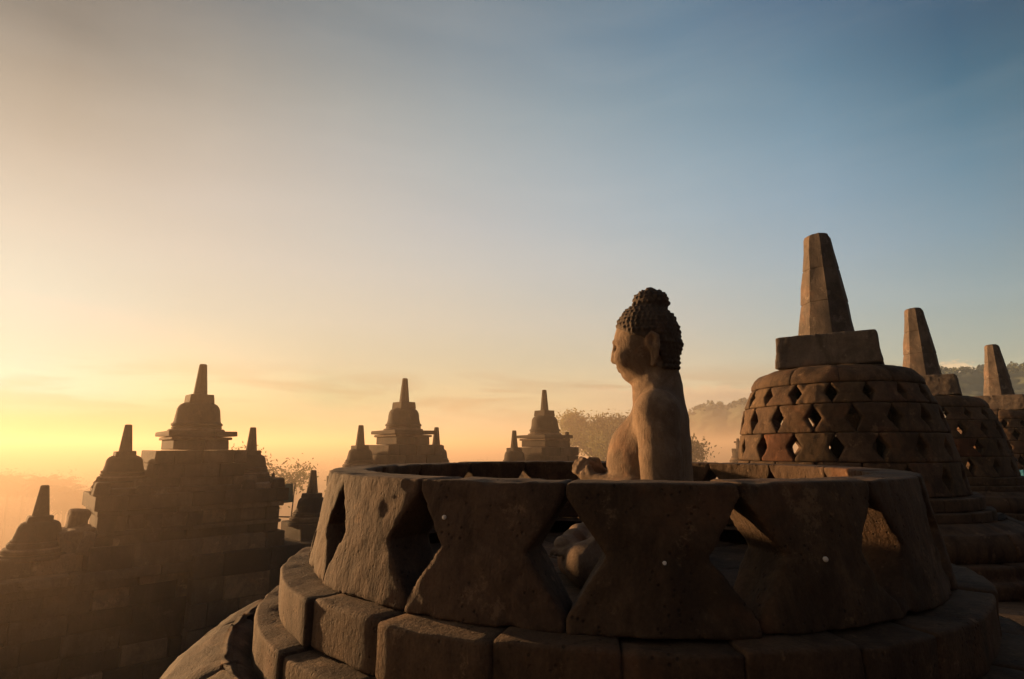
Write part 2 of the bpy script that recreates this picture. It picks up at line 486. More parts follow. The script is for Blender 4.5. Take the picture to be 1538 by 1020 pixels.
# valley floor: falls away from the temple's terraces; inside the haze
na, nr = 180, 60
V = []; F = []
rads = [0.0] + list(np.geomspace(8, 640, nr))
for r in rads[1:]:
    for k in range(na):
        a = 2 * math.pi * k / na
        x, y = r * math.sin(a), max(r * math.cos(a), -125 + r * .004)
        t = min(max((math.hypot(x - 25, y + 10) - 48) / 75, 0), 1); t = t * t * (3 - 2 * t)
        z = -5.2 - 14 * t + float(vnoise(x, y, 0, 0.02, 3)) * 2.5 * t
        V.append((x, y, z))
for i in range(len(rads) - 2):
    for k in range(na): F.append((i * na + k, i * na + (k + 1) % na, (i + 1) * na + (k + 1) % na, (i + 1) * na + k))
F.append(tuple(reversed(range(na))))
tag(mesh_obj('ground', V, F, M_GROUND, None, True, recalc=True), kind='structure')


def ground_z(x, y):
    t = min(max((math.hypot(x - 25, y + 10) - 48) / 75, 0), 1); t = t * t * (3 - 2 * t)
    return -5.2 - 14 * t + float(vnoise(x, y, 0, 0.02, 3)) * 2.5 * t


# hills beyond the valley (outside the layer of morning mist)
def px_ray(px, py):
    a = (px - 769) / 854; b = (510 - py) / 854
    c, s = math.cos(PITCH), math.sin(PITCH)
    return Vector((a, c - b * s, s + b * c))


def at_px(px, py, y):
    d = px_ray(px, py); return tuple(d * (y / d.y))


def ridge_knots():
    pts = [(870, 690), (930, 668), (985, 645), (1030, 626), (1052, 612), (1070, 607), (1090, 613), (1112, 603), (1150, 596), (1220, 585), (1300, 571), (1370, 560), (1405, 556), (1440, 557), (1490, 553), (1538, 549), (1620, 545), (1750, 560)]
    out = []
    for p in pts:
        d = px_ray(*p); out.append((math.degrees(math.atan2(d.x, d.y)), d.z / math.hypot(d.x, d.y)))
    return out


RK = ridge_knots()
azs = np.radians(np.arange(5, 62, 0.16)); nh = 70
hr = np.linspace(300, 690, nh)
AZ, HR = np.meshgrid(azs, hr, indexing='ij')
ridge = np.interp(np.degrees(AZ), [k[0] for k in RK], [k[1] for k in RK])
X, Y = HR * np.sin(AZ), HR * np.cos(AZ)
top_r = 540.0
t = np.clip((HR - 300) / (top_r - 300), 0, 1); t = t ** 0.85
t = np.where(HR > top_r, np.clip(1 - (HR - top_r) / 190, 0, 1), t)
spur = fbm(X, Y, 0 * X, 0.013, 11, 4)
gully = np.abs(fbm(X, Y, 0 * X, 0.024, 31, 3))
Z = ridge * top_r * t * (1 - 0.22 * np.clip(gully, 0, 1) * (1 - t ** 4)) + spur * 4.5 * t * (1 - t ** 3) - 19 * (1 - t) ** 2
Z += fbm(X, Y, 0 * X, 0.18, 41, 2) * 1.3 * np.minimum(1, t * 3)
Vh = np.stack([X, Y, Z], -1).reshape(-1, 3)
ii, jj = np.meshgrid(np.arange(len(azs) - 1), np.arange(nh - 1), indexing='ij')
Qh = np.stack([ii * nh + jj, (ii + 1) * nh + jj, (ii + 1) * nh + jj + 1, ii * nh + jj + 1], -1).reshape(-1, 4)
tag(mesh_obj('hills', Vh, Qh, M_FAR, None, True, flip=True), kind='structure')

# forest on the hill crest: reads as one fringe of crowns
rs = np.random.RandomState(4)
lv = []; lf = []
for k in range(900):
    a = rs.uniform(14, 48); r = top_r + rs.normal(-12, 20)
    if r < 330: continue
    rd = float(np.interp(a, [q[0] for q in RK], [q[1] for q in RK]))
    tt = (min(max((r - 300) / (top_r - 300), 0), 1)) ** 0.85
    if r > top_r: tt = 1 - (r - top_r) / 190
    zc = rd * top_r * tt - .6
    hgt = rs.uniform(2, 4) if rs.rand() < 0.85 else rs.uniform(4, 6)
    cx, cy = r * math.sin(R(a)), r * math.cos(R(a))
    for _ in range(26):
        p = rs.normal(0, 1, 3); p /= np.linalg.norm(p) + 1e-6; p *= rs.uniform(0.4, 1)
        q = np.array([cx, cy, zc + hgt * 0.62]) + p * np.array([hgt * .48, hgt * .48, hgt * .36])
        u_ = rs.normal(0, 1, 3); u_ /= np.linalg.norm(u_); w_ = np.cross(u_, rs.normal(0, 1, 3)); w_ /= np.linalg.norm(w_)
        s_ = hgt * rs.uniform(.10, .2); b = len(lv)
        lv += [q - u_ * s_, q + w_ * s_, q + u_ * s_, q - w_ * s_]; lf.append((b, b + 1, b + 2, b + 3))
tag(mesh_obj('hill_forest', lv, np.array(lf), M_FAR, None, False), 'dark fringe of forest along the crest of the far hills', 'forest', kind='stuff')


# ------------------------------------------------------------------ the open stupa: hourglass blocks of the one lattice course left
NB = 17
COURSE_H = 0.44


def r_course(z, r0=1.57, r1=1.50, z0=-.55, h=.44):
    t = (z - z0) / h
    return r0 + (r1 - r0) * t


def lattice_block(seed, W_, z0, h, r0, r1, T, hole_w, hole_h, gap=(0.005, 0.005), res=(.014, .016, .014), k=0.022, amp=1.0, zc=0.5):
    """one block, in (arc, radius, z); the diamond openings are the notches between neighbours"""
    rm = (r0 + r1) / 2
    lo = (-W_ - .03, min(r0, r1) - T - .04, z0 - .03); hi = (W_ + .03, max(r0, r1) + .04, z0 + h + .03)
    s, r, z = grid(lo, hi, res)
    zn = (z - z0) / h
    ro = r0 + (r1 - r0) * np.clip(zn, 0, 1)
    nz = amp * (fbm(s, r, z, 5.0, seed, 2) * .006 + fbm(s, r, z, 22.0, seed + 5, 3) * .004)
    dr = np.maximum(r - ro, ro - T - r) + nz
    hw = hole_w * np.maximum(0, 1 - np.abs(zn - zc) / hole_h)
    dl = -s - (W_ - gap[0] - hw); dq = s - (W_ - gap[1] - hw)
    slope = math.cos(math.atan2(hole_w, hole_h * h))
    inside = (hw > 0)
    ds = np.maximum(dl, dq) * np.where(inside, slope, 1.0)
    dz = np.abs(z - (z0 + h / 2)) - h / 2 + 0.001 + nz * .2
    d = smax(smax(dr, ds, k), dz, k)
    d = d + nz * .22
    # worn chips on edges
    ch = vnoise(s, r, z, 9.0, seed + 50)
    d = d + amp * np.maximum(0, ch - 0.42) * 0.026
    return nets(d, lo, res)


def wrap(Vp, az, rm):
    a = az + Vp[:, 0] / rm
    return np.stack([Vp[:, 1] * np.sin(a), Vp[:, 1] * np.cos(a), Vp[:, 2]], -1)


stupa_rz = 0.0
op = thing('open_stupa', 'large broken open stone stupa with one ring of diamond holes around the seated statue', 'stupa', (OPEN[0], OPEN[1], FLOOR))
ZB = -FLOOR                       # children sit in a frame whose zero is the terrace floor


def lower(o):                     # child given in eye heights -> parent frame
    o.location = (0, 0, ZB); return o


az_d0 = R(188.8 + 4.6)            # azimuth of one diamond opening
step = 2 * math.pi / NB
rm = 1.535
Wb = rm * step / 2
plug_at = {}
rb = random.Random(8)
blocks = []
for i in range(NB):
    az_b = az_d0 + (i + 0.5) * step
    gp = (rb.uniform(-.001, .0015), rb.uniform(-.001, .0015))
    Vp, Q = lattice_block(100 + i * 7, Wb, -.55, COURSE_H, 1.57, 1.50, .20, .126, .40, gp, res=(.0125, .014, .0125), k=.007, amp=.8, zc=.50)
    # each block settled a little differently
    Vp[:, 1] += rb.uniform(-.006, .006); Vp[:, 2] += rb.uniform(-.002, .002) * (Vp[:, 2] > -.4)
    tn = rb.uniform(.82, 1.12)
    b = mesh_obj('lattice_block', wrap(Vp, az_b, rm), Q, M_STONE, op, True, tint=(tn, tn * rb.uniform(.96, 1.0), tn * rb.uniform(.92, 1.0)), flip=True)
    lower(b)
    blocks.append((az_b, b))
for px, py, sz in ((667, 777, .008), (998, 847, .0105), (1240, 840, .0085)):
    d = px_ray(px, py); t = 1.0
    while True:                       # march the line of sight to the block's face
        p = d * t; zn = (p.z + .55) / .44
        if math.hypot(p.x - OPEN[0], p.y - OPEN[1]) < 1.57 - .07 * zn or t > 5: break
        t += .002
    lx, ly = p.x - OPEN[0], p.y - OPEN[1]; aa = math.atan2(lx, ly)
    b = min(blocks, key=lambda q: abs((q[0] - aa + math.pi) % (2 * math.pi) - math.pi))[1]
    m_ = MB(); m_.lathe([(sz, -.02), (sz, .001), (sz * .8, .004), (sz * .3, .0055)], 10)
    pl = m_.build('lime_plug', M_PLUG, b, True)
    pl.location = (lx, ly, p.z); pl.rotation_euler = Vector((lx, ly, .2)).to_track_quat('Z', 'Y').to_euler()


def ring_blocks(prof, R_mid, nseg, seed, rough=.006, az_list=None, r_jit=.012, z_jit=.006, groove=.016, gw=.012, dz=.02):
    """solid of revolution cut into stones: prof = [(r,z)...] outside face, from bottom inner to top inner"""
    rd_ = random.Random(seed)
    if az_list is None:
        az_list = []; a = rd_.uniform(0, .3)
        while a < 2 * math.pi - .12: az_list.append(a); a += rd_.uniform(.75, 1.25) * 2 * math.pi / nseg
    A = []
    for j, a in enumerate(az_list):
        b = az_list[j + 1] if j + 1 < len(az_list) else az_list[0] + 2 * math.pi
        gap = gw / R_mid / 2
        n_in = max(4, int((b - a) * R_mid / .05))
        inner = np.linspace(a + gap, b - gap, n_in)
        # rounding towards the joint
        A.append((a + gap * 0.2, j, 1.0)); A.append((a + gap, j, .45)); A.append((a + gap * 2.2, j, .12))
        for t_ in inner[1:-1]: A.append((t_, j, 0.0))
        A.append((b - gap * 2.2, j, .12)); A.append((b - gap, j, .45)); A.append((b - gap * .2, j, 1.0))
    # resample the profile
    P = [Vector((r, z)) for r, z in prof]; PP = []
    for p, q in zip(P[:-1], P[1:]):
        n_ = max(1, int((q - p).length / .035))
        for k in range(n_): PP.append(p.lerp(q, k / n_))
    PP.append(P[-1])
    rj = [rd_.uniform(-r_jit, r_jit) for _ in az_list]; zj = [rd_.uniform(-z_jit, z_jit) for _ in az_list]
    tj = [rd_.uniform(.78, 1.15) for _ in az_list]
    nP = len(PP); V_ = []; T_ = []
    Nrm = []
    for k in range(nP):
        d = (PP[min(k + 1, nP - 1)] - PP[max(k - 1, 0)]).normalized(); Nrm.append(Vector((d.y, -d.x)))
    zmin = min(p.y for p in PP); zmax = max(p.y for p in PP); rmin = min(p.x for p in PP); rmax = max(p.x for p in PP)
    for a, j, gv in A:
        for k in range(nP):
            p = PP[k]; edge_ = 1.0 if 0 < k < nP - 1 else 0.0
            w = min(1, (p.x - rmin) / max(.01, .3 * (rmax - rmin)))
            q = p - Nrm[k] * (groove * gv) * edge_
            zz = q.y + zj[j] * min(1, (p.y - zmin) / (zmax - zmin + 1e-6)) * w
            V_.append(((q.x + rj[j] * w) * math.sin(a), (q.x + rj[j] * w) * math.cos(a), zz)); T_.append(tj[j])
    V_ = np.array(V_); nA = len(A)
    rad_ = np.hypot(V_[:, 0], V_[:, 1])
    dd = fbm(V_[:, 0], V_[:, 1], V_[:, 2], 6, seed, 3) * rough + fbm(V_[:, 0], V_[:, 1], V_[:, 2], 30, seed + 9, 2) * rough * .35
    nn = np.array([[n_.x, n_.y] for n_ in Nrm] * nA)
    V_[:, 0] += V_[:, 0] / rad_ * dd * nn[:, 0]; V_[:, 1] += V_[:, 1] / rad_ * dd * nn[:, 0]; V_[:, 2] += dd * nn[:, 1]
    i_, k_ = np.meshgrid(np.arange(nA), np.arange(nP - 1), indexing='ij')
    i2 = (i_ + 1) % nA
    Q_ = np.stack([i_ * nP + k_, i2 * nP + k_, i2 * nP + k_ + 1, i_ * nP + k_ + 1], -1).reshape(-1, 4)
    tint = np.array(T_)[:, None] * np.array([1, .985, .96])
    return V_, Q_, tint


def arc(c, r, a0, a1, n=5):
    return [(c[0] + r * math.cos(R(a0 + (a1 - a0) * i / n)), c[1] + r * math.sin(R(a0 + (a1 - a0) * i / n))) for i in range(n + 1)]


def rounded_band(R_, z_bot, z_top, r_in, rad=.022):
    return [(r_in, z_bot), (R_ - rad, z_bot)] + arc((R_ - rad, z_bot + rad), rad, -90, 0, 3) + arc((R_ - rad, z_top - rad), rad, 0, 90, 4) + [(r_in, z_top)]


def az_pts(vals):
    return sorted([(v % (2 * math.pi)) for v in vals])


def img_az(a):  # degrees to the right of the point nearest the camera -> azimuth
    return R(188.8 - a)


# upper ring, lower ring, cushion
def px_joint(px, R_, z):            # angle at which the ring's outer edge passes the picture column px
    best = None
    for q in range(-700, 600):
        a = img_az(q / 10); p = (OPEN[0] + R_ * math.sin(a), OPEN[1] + R_ * math.cos(a), z)
        c, s = math.cos(PITCH), math.sin(PITCH); x = 769 + 854 * p[0] / (p[1] * c + p[2] * s)
        if best is None or abs(x - px) < best[0]: best = (abs(x - px), q / 10)
    return best[1]


joints1 = az_pts([img_az(x) for x in [px_joint(p, 1.69, -.63) for p in (460, 561, 735, 935, 1130, 1310, 1420)] + [62, 80, 98, 116, 134, 152, 170, -172, -154, -136, -118, -100, -84]])
V_, Q_, T_ = ring_blocks(rounded_band(1.68, -.72, -.552, 1.20, .014), 1.7, 18, 21, .008, joints1, r_jit=.016, z_jit=.007, groove=.012, gw=.008)
lower(mesh_obj('upper_base_ring', V_, Q_, M_STONE, op, True, tint=T_, recalc=True))
joints2 = az_pts([img_az(x) for x in [px_joint(p, 1.77, -.80) for p in (421, 527, 690, 860, 1060, 1250)] + [50, 66, 84, 102, 120, 138, 156, 174, -168, -150, -132, -114, -97, -80]])
V_, Q_, T_ = ring_blocks(rounded_band(1.765, -.90, -.722, 1.3, .014), 1.78, 18, 22, .008, joints2, r_jit=.016, z_jit=.006, groove=.012, gw=.008)
lower(mesh_obj('lower_base_ring', V_, Q_, M_STONE, op, True, tint=T_, recalc=True))
cushion_prof = [(2.1, -1.33), (2.28, -1.33), (2.33, -1.28), (2.35, -1.20), (2.33, -1.10), (2.27, -1.00), (2.18, -.915), (2.08, -.855), (1.98, -.82), (1.90, -.812), (1.84, -.83), (1.80, -.87), (1.76, -.90), (1.5, -.90)]
cushion_prof = [(r - .11 if r > 1.9 else r, z) for r, z in cushion_prof]
joints3 = az_pts([img_az(x) for x in (-95, -72, -51, -30, -8, 12, 33, 54, 78, 100, 122, 144, 165, -172, -150, -122)])
V_, Q_, T_ = ring_blocks(cushion_prof, 2.1, 16, 23, .012, joints3, r_jit=.012, z_jit=.010, groove=.016, gw=.012)
lower(mesh_obj('cushion_moulding', V_, Q_, M_STONE, op, True, tint=T_, recalc=True))
plinth_prof = [(1.6, -1.655), (2.50, -1.655), (2.53, -1.63), (2.53, -1.50), (2.50, -1.48), (2.40, -1.47), (2.38, -1.45), (2.38, -1.36), (2.36, -1.33), (1.9, -1.33)]
V_, Q_, T_ = ring_blocks(plinth_prof, 2.45, 22, 24, .007)
lower(mesh_obj('plinth', V_, Q_, M_STONE, op, True, tint=T_, recalc=True))
# floor inside, under the statue
fv, ff, ft = ring_blocks([(1.28, -.75), (1.30, -.66), (1.25, -.64), (.62, -.635), (.05, -.64)], 1.0, 9, 25, .008)
lower(mesh_obj('inner_floor', fv, ff, M_STONE, op, True, tint=ft, recalc=True))


# ------------------------------------------------------------------ seated statue (implicit surface, one continuous body)
class Field:
    def __init__(s, lo, hi, h):
        s.lo = np.array(lo, float); s.h = h
        s.X, s.Y, s.Z = grid(lo, hi, (h, h, h))
        s.F = np.full(s.X.shape, 9.0)

    def _win(s, c, r):
        c = np.asarray(c, float)
        a = np.maximum(0, np.floor((c - r - s.lo) / s.h).astype(int)); b = np.minimum(s.F.shape, np.ceil((c + r - s.lo) / s.h).astype(int) + 1)
        return tuple(slice(a[i], max(a[i], b[i])) for i in range(3))

    def _put(s, w, d, k, sub):
        if sub: s.F[w] = smax(s.F[w], -d, k)
        else: s.F[w] = smin(s.F[w], d, k)

    def ell(s, c, r, k=.02, rot=None, sub=False):
        r = np.asarray(r, float); w = s._win(c, r.max() + .15)
        P = np.stack([s.X[w] - c[0], s.Y[w] - c[1], s.Z[w] - c[2]], -1)
        if rot is not None: P = P @ np.array(rot.to_matrix())
        q = np.sqrt(((P / r) ** 2).sum(-1)); q2 = np.sqrt(((P / r ** 2) ** 2).sum(-1)) + 1e-9
        s._put(w, q * (q - 1) / q2, k, sub)

    def cap(s, a, b, ra, rb_, k=.02, sub=False):
        a = np.array(a, float); b = np.array(b, float)
        w = s._win((a + b) / 2, np.abs(b - a) / 2 + max(ra, rb_) + .12)
        P = np.stack([s.X[w], s.Y[w], s.Z[w]], -1) - a
        d = b - a; t = np.clip((P @ d) / (d @ d), 0, 1)
        s._put(w, np.linalg.norm(P - t[..., None] * d, axis=-1) - (ra + (rb_ - ra) * t), k, sub)

    def chain(s, pts, rads, k=.012):
        for i in range(len(pts) - 1): s.cap(pts[i], pts[i + 1], rads[i], rads[i + 1], k)

    def rough(s, f, amp, seed):
        w = np.abs(s.F) < .05
        s.F[w] += fbm(s.X[w], s.Y[w], s.Z[w], f, seed, 3) * amp

    def mesh(s):
        return nets(s.F, s.lo, (s.h,) * 3)


def head_body():
    f = Field((-.33, -.78, -.68), (.68, .78, .95), .0078)
    # trunk
    f.ell((-.03, 0, -.42), (.20, .27, .26), .02)
    f.ell((.035, 0, -.27), (.215, .262, .30), .08)
    f.ell((.020, 0, -.10), (.222, .282, .28), .08)
    f.ell((.072, .11, -.05), (.148, .135, .19), .09); f.ell((.072, -.11, -.05), (.148, .135, .19), .09)
    f.ell((-.035, 0, .06), (.165, .30, .20), .07)
    f.cap((-.055, -.28, .185), (-.055, .28, .185), .105, .105, .10)
    f.cap((-.05, .17, .215), (-.035, 0, .34), .08, .105, .08); f.cap((-.05, -.17, .215), (-.035, 0, .34), .08, .105, .08)
    f.cap((-.045, 0, .18), (-.032, 0, .47), .135, .118, .06)
    # arms
    for s_ in (1, -1):
        f.ell((-.045, s_ * .325, .160), (.112, .116, .128), .06)
        f.chain([(-.05, s_ * .335, .155), (-.062, s_ * .375, -.05), (-.058, s_ * .39, -.27)], [.108, .104, .094], .012)
        f.chain([(-.05, s_ * .39, -.27), (.10, s_ * .30, -.245), (.27, s_ * .13, -.205)], [.094, .08, .058], .03)
    # hands before the chest: left palm up towards the chest, right palm turned outward, fingers curled to touch
    def hand(wr, kn, side, curl, thumb, palm_r, fr):
        wr, kn = Vector(wr), Vector(kn); ax = (kn - wr).normalized(); sd_ = Vector(side).normalized(); up_ = ax.cross(sd_).normalized() * curl
        mid_ = (wr + kn) / 2
        for t_ in (-.036, -.012, .012, .036): f.cap(wr.lerp(kn, .15) + sd_ * t_ * .8, kn + sd_ * t_, palm_r, palm_r * .9, .015)
        for t_, L_ in zip((-.042, -.015, .013, .038), (.066, .078, .074, .058)):
            p0 = kn + sd_ * t_; p1 = p0 + ax * L_ * .45 + up_ * L_ * .25; p2 = p1 + ax * L_ * .10 + up_ * L_ * .5; p3 = p2 - ax * L_ * .25 + up_ * L_ * .22
            f.chain([p0, p1, p2, p3], [fr, fr * .95, fr * .88, fr * .75], .006)
        tb_ = mid_ + sd_ * thumb * .045
        f.chain([tb_, tb_ + sd_ * thumb * .03 + ax * .03 + up_ * .02, tb_ + sd_ * thumb * .018 + ax * .065 + up_ * .045], [fr * 1.25, fr * 1.1, fr * .85], .008)
    hand((.27, .13, -.205), (.375, .065, -.19), (.25, .25, .95), 1, 1, .03, .018)
    hand((.29, -.10, -.19), (.395, -.02, -.125), (.55, .2, -.85), -1, -1, .032, .018)
    # crossed legs
    f.chain([(-.03, .17, -.50), (.14, .40, -.52), (.27, .60, -.535)], [.15, .14, .105], .04)
    f.chain([(-.03, -.17, -.50), (.14, -.40, -.52), (.27, -.60, -.535)], [.15, .14, .105], .04)
    f.chain([(.27, .60, -.545), (.40, .30, -.575), (.43, -.02, -.575)], [.10, .085, .06], .03)
    f.chain([(.27, -.60, -.535), (.42, -.30, -.53), (.43, .02, -.50), (.42, .20, -.485)], [.10, .085, .065, .05], .03)
    # right foot lying sole up on the left shin
    f.ell((.42, .25, -.475), (.055, .075, .05), .03)
    f.ell((.43, .36, -.485), (.062, .105, .042), .03)
    for i in range(5):
        q = i / 4; y0 = .455 - abs(q - .2) * .02
        a = Vector((.385 + q * .09, y0, -.49 - q * .012)); f.chain([a, a + Vector((.004, .035 - q * .012, -.008)), a + Vector((.006, .052 - q * .018, -.022))], [.017 - q * .004, .016 - q * .004, .014 - q * .004], .006)
    # robe folds over the near knee and shin
    for i, (dx, dz) in enumerate(((0, .055), (.03, .035), (.058, .010), (.08, -.02))):
        f.chain([(.10 + dx, .50, -.425 + dz - .02 * i), (.22 + dx, .60, -.455 + dz - .02 * i), (.27 + dx * 1.1, .675 - dx * .3, -.53 + dz)], [.008, .009, .007], .022)
    f.chain([(.20, .13, -.40), (.30, .02, -.42), (.42, 0, -.50)], [.03, .04, .03], .04)
    f.ell((.10, 0, -.52), (.30, .42, .11), .05)
    # head
    f.ell((.005, 0, .635), (.185, .166, .205), .03)
    f.ell((.062, 0, .545), (.137, .138, .165), .05)
    f.ell((.050, 0, .470), (.104, .116, .088), .05)
    f.ell((.108, 0, .418), (.044, .052, .038), .035)                       # chin
    for s_ in (1, -1):
        f.ell((.128, s_ * .072, .508), (.062, .058, .062), .03)             # cheek
        f.ell((.200, s_ * .058, .568), (.033, .042, .022), .012, sub=True)  # socket
        f.ell((.152, s_ * .060, .564), (.027, .034, .021), .004)            # lowered lid
        f.chain([(.190, s_ * .014, .590), (.190, s_ * .052, .607), (.158, s_ * .104, .596)], [.010, .012, .010], .010)  # brow
        f.chain([(.184, s_ * .028, .556), (.178, s_ * .060, .548), (.150, s_ * .094, .556)], [.007, .007, .005], .003)  # lid rim
        f.ell((.186, s_ * .021, .500), (.020, .020, .017), .012)            # nostril wing
    f.chain([(.190, 0, .600), (.196, 0, .550), (.202, 0, .508)], [.015, .017, .022], .010)
    f.chain([(.152, -.044, .460), (.179, -.016, .465), (.181, 0, .462), (.179, .016, .465), (.152, .044, .460)], [.005, .010, .010, .010, .005], .008)
    f.chain([(.150, -.038, .450), (.171, -.012, .444), (.171, .012, .444), (.150, .038, .450)], [.005, .011, .011, .005], .008)
    f.chain([(.170, -.045, .4535), (.201, 0, .4515), (.170, .045, .4535)], [.0045, .0045, .0045], .006) if False else None
    ez = lambda z: .455 + (z - .455) * .86
    for s_ in (1, -1):                                                      # long lobed ears
        f.ell((-.036, s_ * .160, ez(.600)), (.034, .022, .052), .010)
        f.chain([(-.045, s_ * .162, ez(.60)), (-.041, s_ * .156, ez(.52)), (-.035, s_ * .146, .457)], [.021, .017, .019], .012)
        f.chain([(-.008, s_ * .170, ez(.585)), (-.006, s_ * .174, ez(.630)), (-.032, s_ * .178, ez(.656)), (-.062, s_ * .178, ez(.634)), (-.065, s_ * .172, ez(.575)), (-.056, s_ * .166, ez(.50)), (-.037, s_ * .157, .455)], [.007, .009, .010, .010, .009, .008, .010], .005)
        f.ell((-.034, s_ * .186, ez(.600)), (.017, .016, .034), .006, sub=True)
        f.cap((-.038, s_ * .178, ez(.54)), (-.035, s_ * .168, .472), .007, .006, .006, True)
    f.rough(7.0, .002, 3); f.rough(32.0, .0014, 8)
    return f.mesh()


def on_scalp(th, ph):
    # th: longitude from the face, ph: latitude; skull with a full nape
    d = np.array([math.cos(ph) * math.cos(th), math.cos(ph) * math.sin(th), math.sin(ph)])
    c = np.array([.006, 0, .628]); r = np.array([.186, .175, .214])
    t = 1 / np.sqrt(((d / r) ** 2).sum()); p = c + d * t
    return p, d


def hair_mesh():
    f = Field((-.27, -.25, .38), (.26, .25, 1.0), .0055)
    X_, Y_, Z_ = f.X, f.Y, f.Z
    def e(c, r):
        P = np.sqrt(((X_ - c[0]) / r[0]) ** 2 + ((Y_ - c[1]) / r[1]) ** 2 + ((Z_ - c[2]) / r[2]) ** 2); return (P - 1) * min(r)
    shell = smin(e((.006, 0, .628), (.188, .176, .216)), e((-.045, 0, .545), (.124, .144, .16)), .03)
    # hairline: drops from the brow to the ear and runs behind it to the nape
    xx = X_
    line = np.interp(xx, [-.3, -.095, -.075, -.06, .03, .09, .15, .2, .3], [.42, .425, .50, .56, .612, .630, .672, .708, .705])
    cut = line - Z_
    f.F = smax(shell, cut, .01)
    f.ell((-.022, 0, .835), (.104, .102, .082), .012)
    f.ell((-.022, 0, .912), (.030, .030, .026), .010)
    curls = []
    rc = np.random.RandomState(9)
    def curl(p, n, r):
        n = n + rc.normal(0, .05, 3); n = n / np.linalg.norm(n); p = p + rc.normal(0, .0016, 3) - n * rc.uniform(0, .005); r = r * rc.uniform(.92, 1.10)
        curls.append((p, n, r))
    rs_ = np.random.RandomState(2)
    for row, ph in enumerate(np.radians(np.arange(-62, 84, 7.9))):
        rr_ = .19 * math.cos(ph); m_ = max(1, int(2 * math.pi * rr_ / .0300))
        for q in range(m_):
            th = 2 * math.pi * (q + .5 * (row % 2)) / m_
            p, d = on_scalp(th, ph)
            if p[2] < .60 and p[0] < 0:   # nape bulges further down than the skull
                p = p + np.array([-.012, 0, 0])
            ln = np.interp(p[0], [-.3, -.095, -.075, -.05, .03, .09, .15, .20, .3], [.425, .43, .53, .655, .635, .648, .690, .722, .72])
            if p[2] < ln or (p[2] > .80 and math.hypot(p[0] + .022, p[1]) < .10): continue
            curl(p, d, .0165)
    for zz in (.445, .475, .505, .535, .565):
        for th in np.arange(115, 246, 11.0):
            th = R(th + 6 * ((zz * 100) % 2 > 1)); p = np.array([-.045 + .124 * math.cos(th) * .985, .144 * math.sin(th) * .985, zz]); curl(p, np.array([math.cos(th), math.sin(th), 0]), .0165)
    for ph in np.radians((-4, 15, 34, 53, 71)):
        rr_ = .10 * math.cos(ph); m_ = max(1, int(2 * math.pi * rr_ / .030))
        for q in range(m_):
            th = 2 * math.pi * (q + ph) / m_
            d = np.array([math.cos(ph) * math.cos(th), math.cos(ph) * math.sin(th), math.sin(ph)])
            curl(np.array([-.022, 0, .838]) + d * np.array([.104, .102, .082]), d, .0155)
    for p, n, r in curls:
        f.ell(tuple(p - n * .0075), (r, r, r), .004)
        f.ell(tuple(p + n * r * .36), (r * .48, r * .48, r * .48), .003)
        # spiral groove of the snail curl
        a = np.cross(n, [0, 0, 1.0]); a = a / (np.linalg.norm(a) + 1e-9) if np.linalg.norm(a) > .05 else np.array([1.0, 0, 0]); b = np.cross(n, a)
    f.rough(40, .0012, 5)
    return f.mesh()


STX = (.80, 3.28)
FACE_AZ = R(-72)
st = thing('seated_statue', 'seated stone statue with curled hair and topknot, bare shoulder, rising from the open stupa', 'statue', (STX[0], STX[1], -.64), math.pi / 2 - FACE_AZ)
Vb, Qb = head_body()
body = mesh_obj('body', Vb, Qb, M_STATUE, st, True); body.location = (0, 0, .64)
Vh_, Qh_ = hair_mesh()
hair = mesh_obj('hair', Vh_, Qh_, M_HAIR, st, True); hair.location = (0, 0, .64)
print('STATUE', len(Vb), len(Vh_))

# stone chip left standing on the far rim
chip = MB(); chip.tube([(0, 0, 0), (-.006, .004, .035), (-.02, .006, .075)], [.012, .010, .004], 6)

# ------------------------------------------------------------------ the domed stupas further along the terrace
ROWS = [(-.64, .44, 1.57, 1.505), (-.20, .40, 1.505, 1.435), (.20, .41, 1.435, 1.34), (.61, .30, 1.34, 1.215)]
PH0 = 0.35


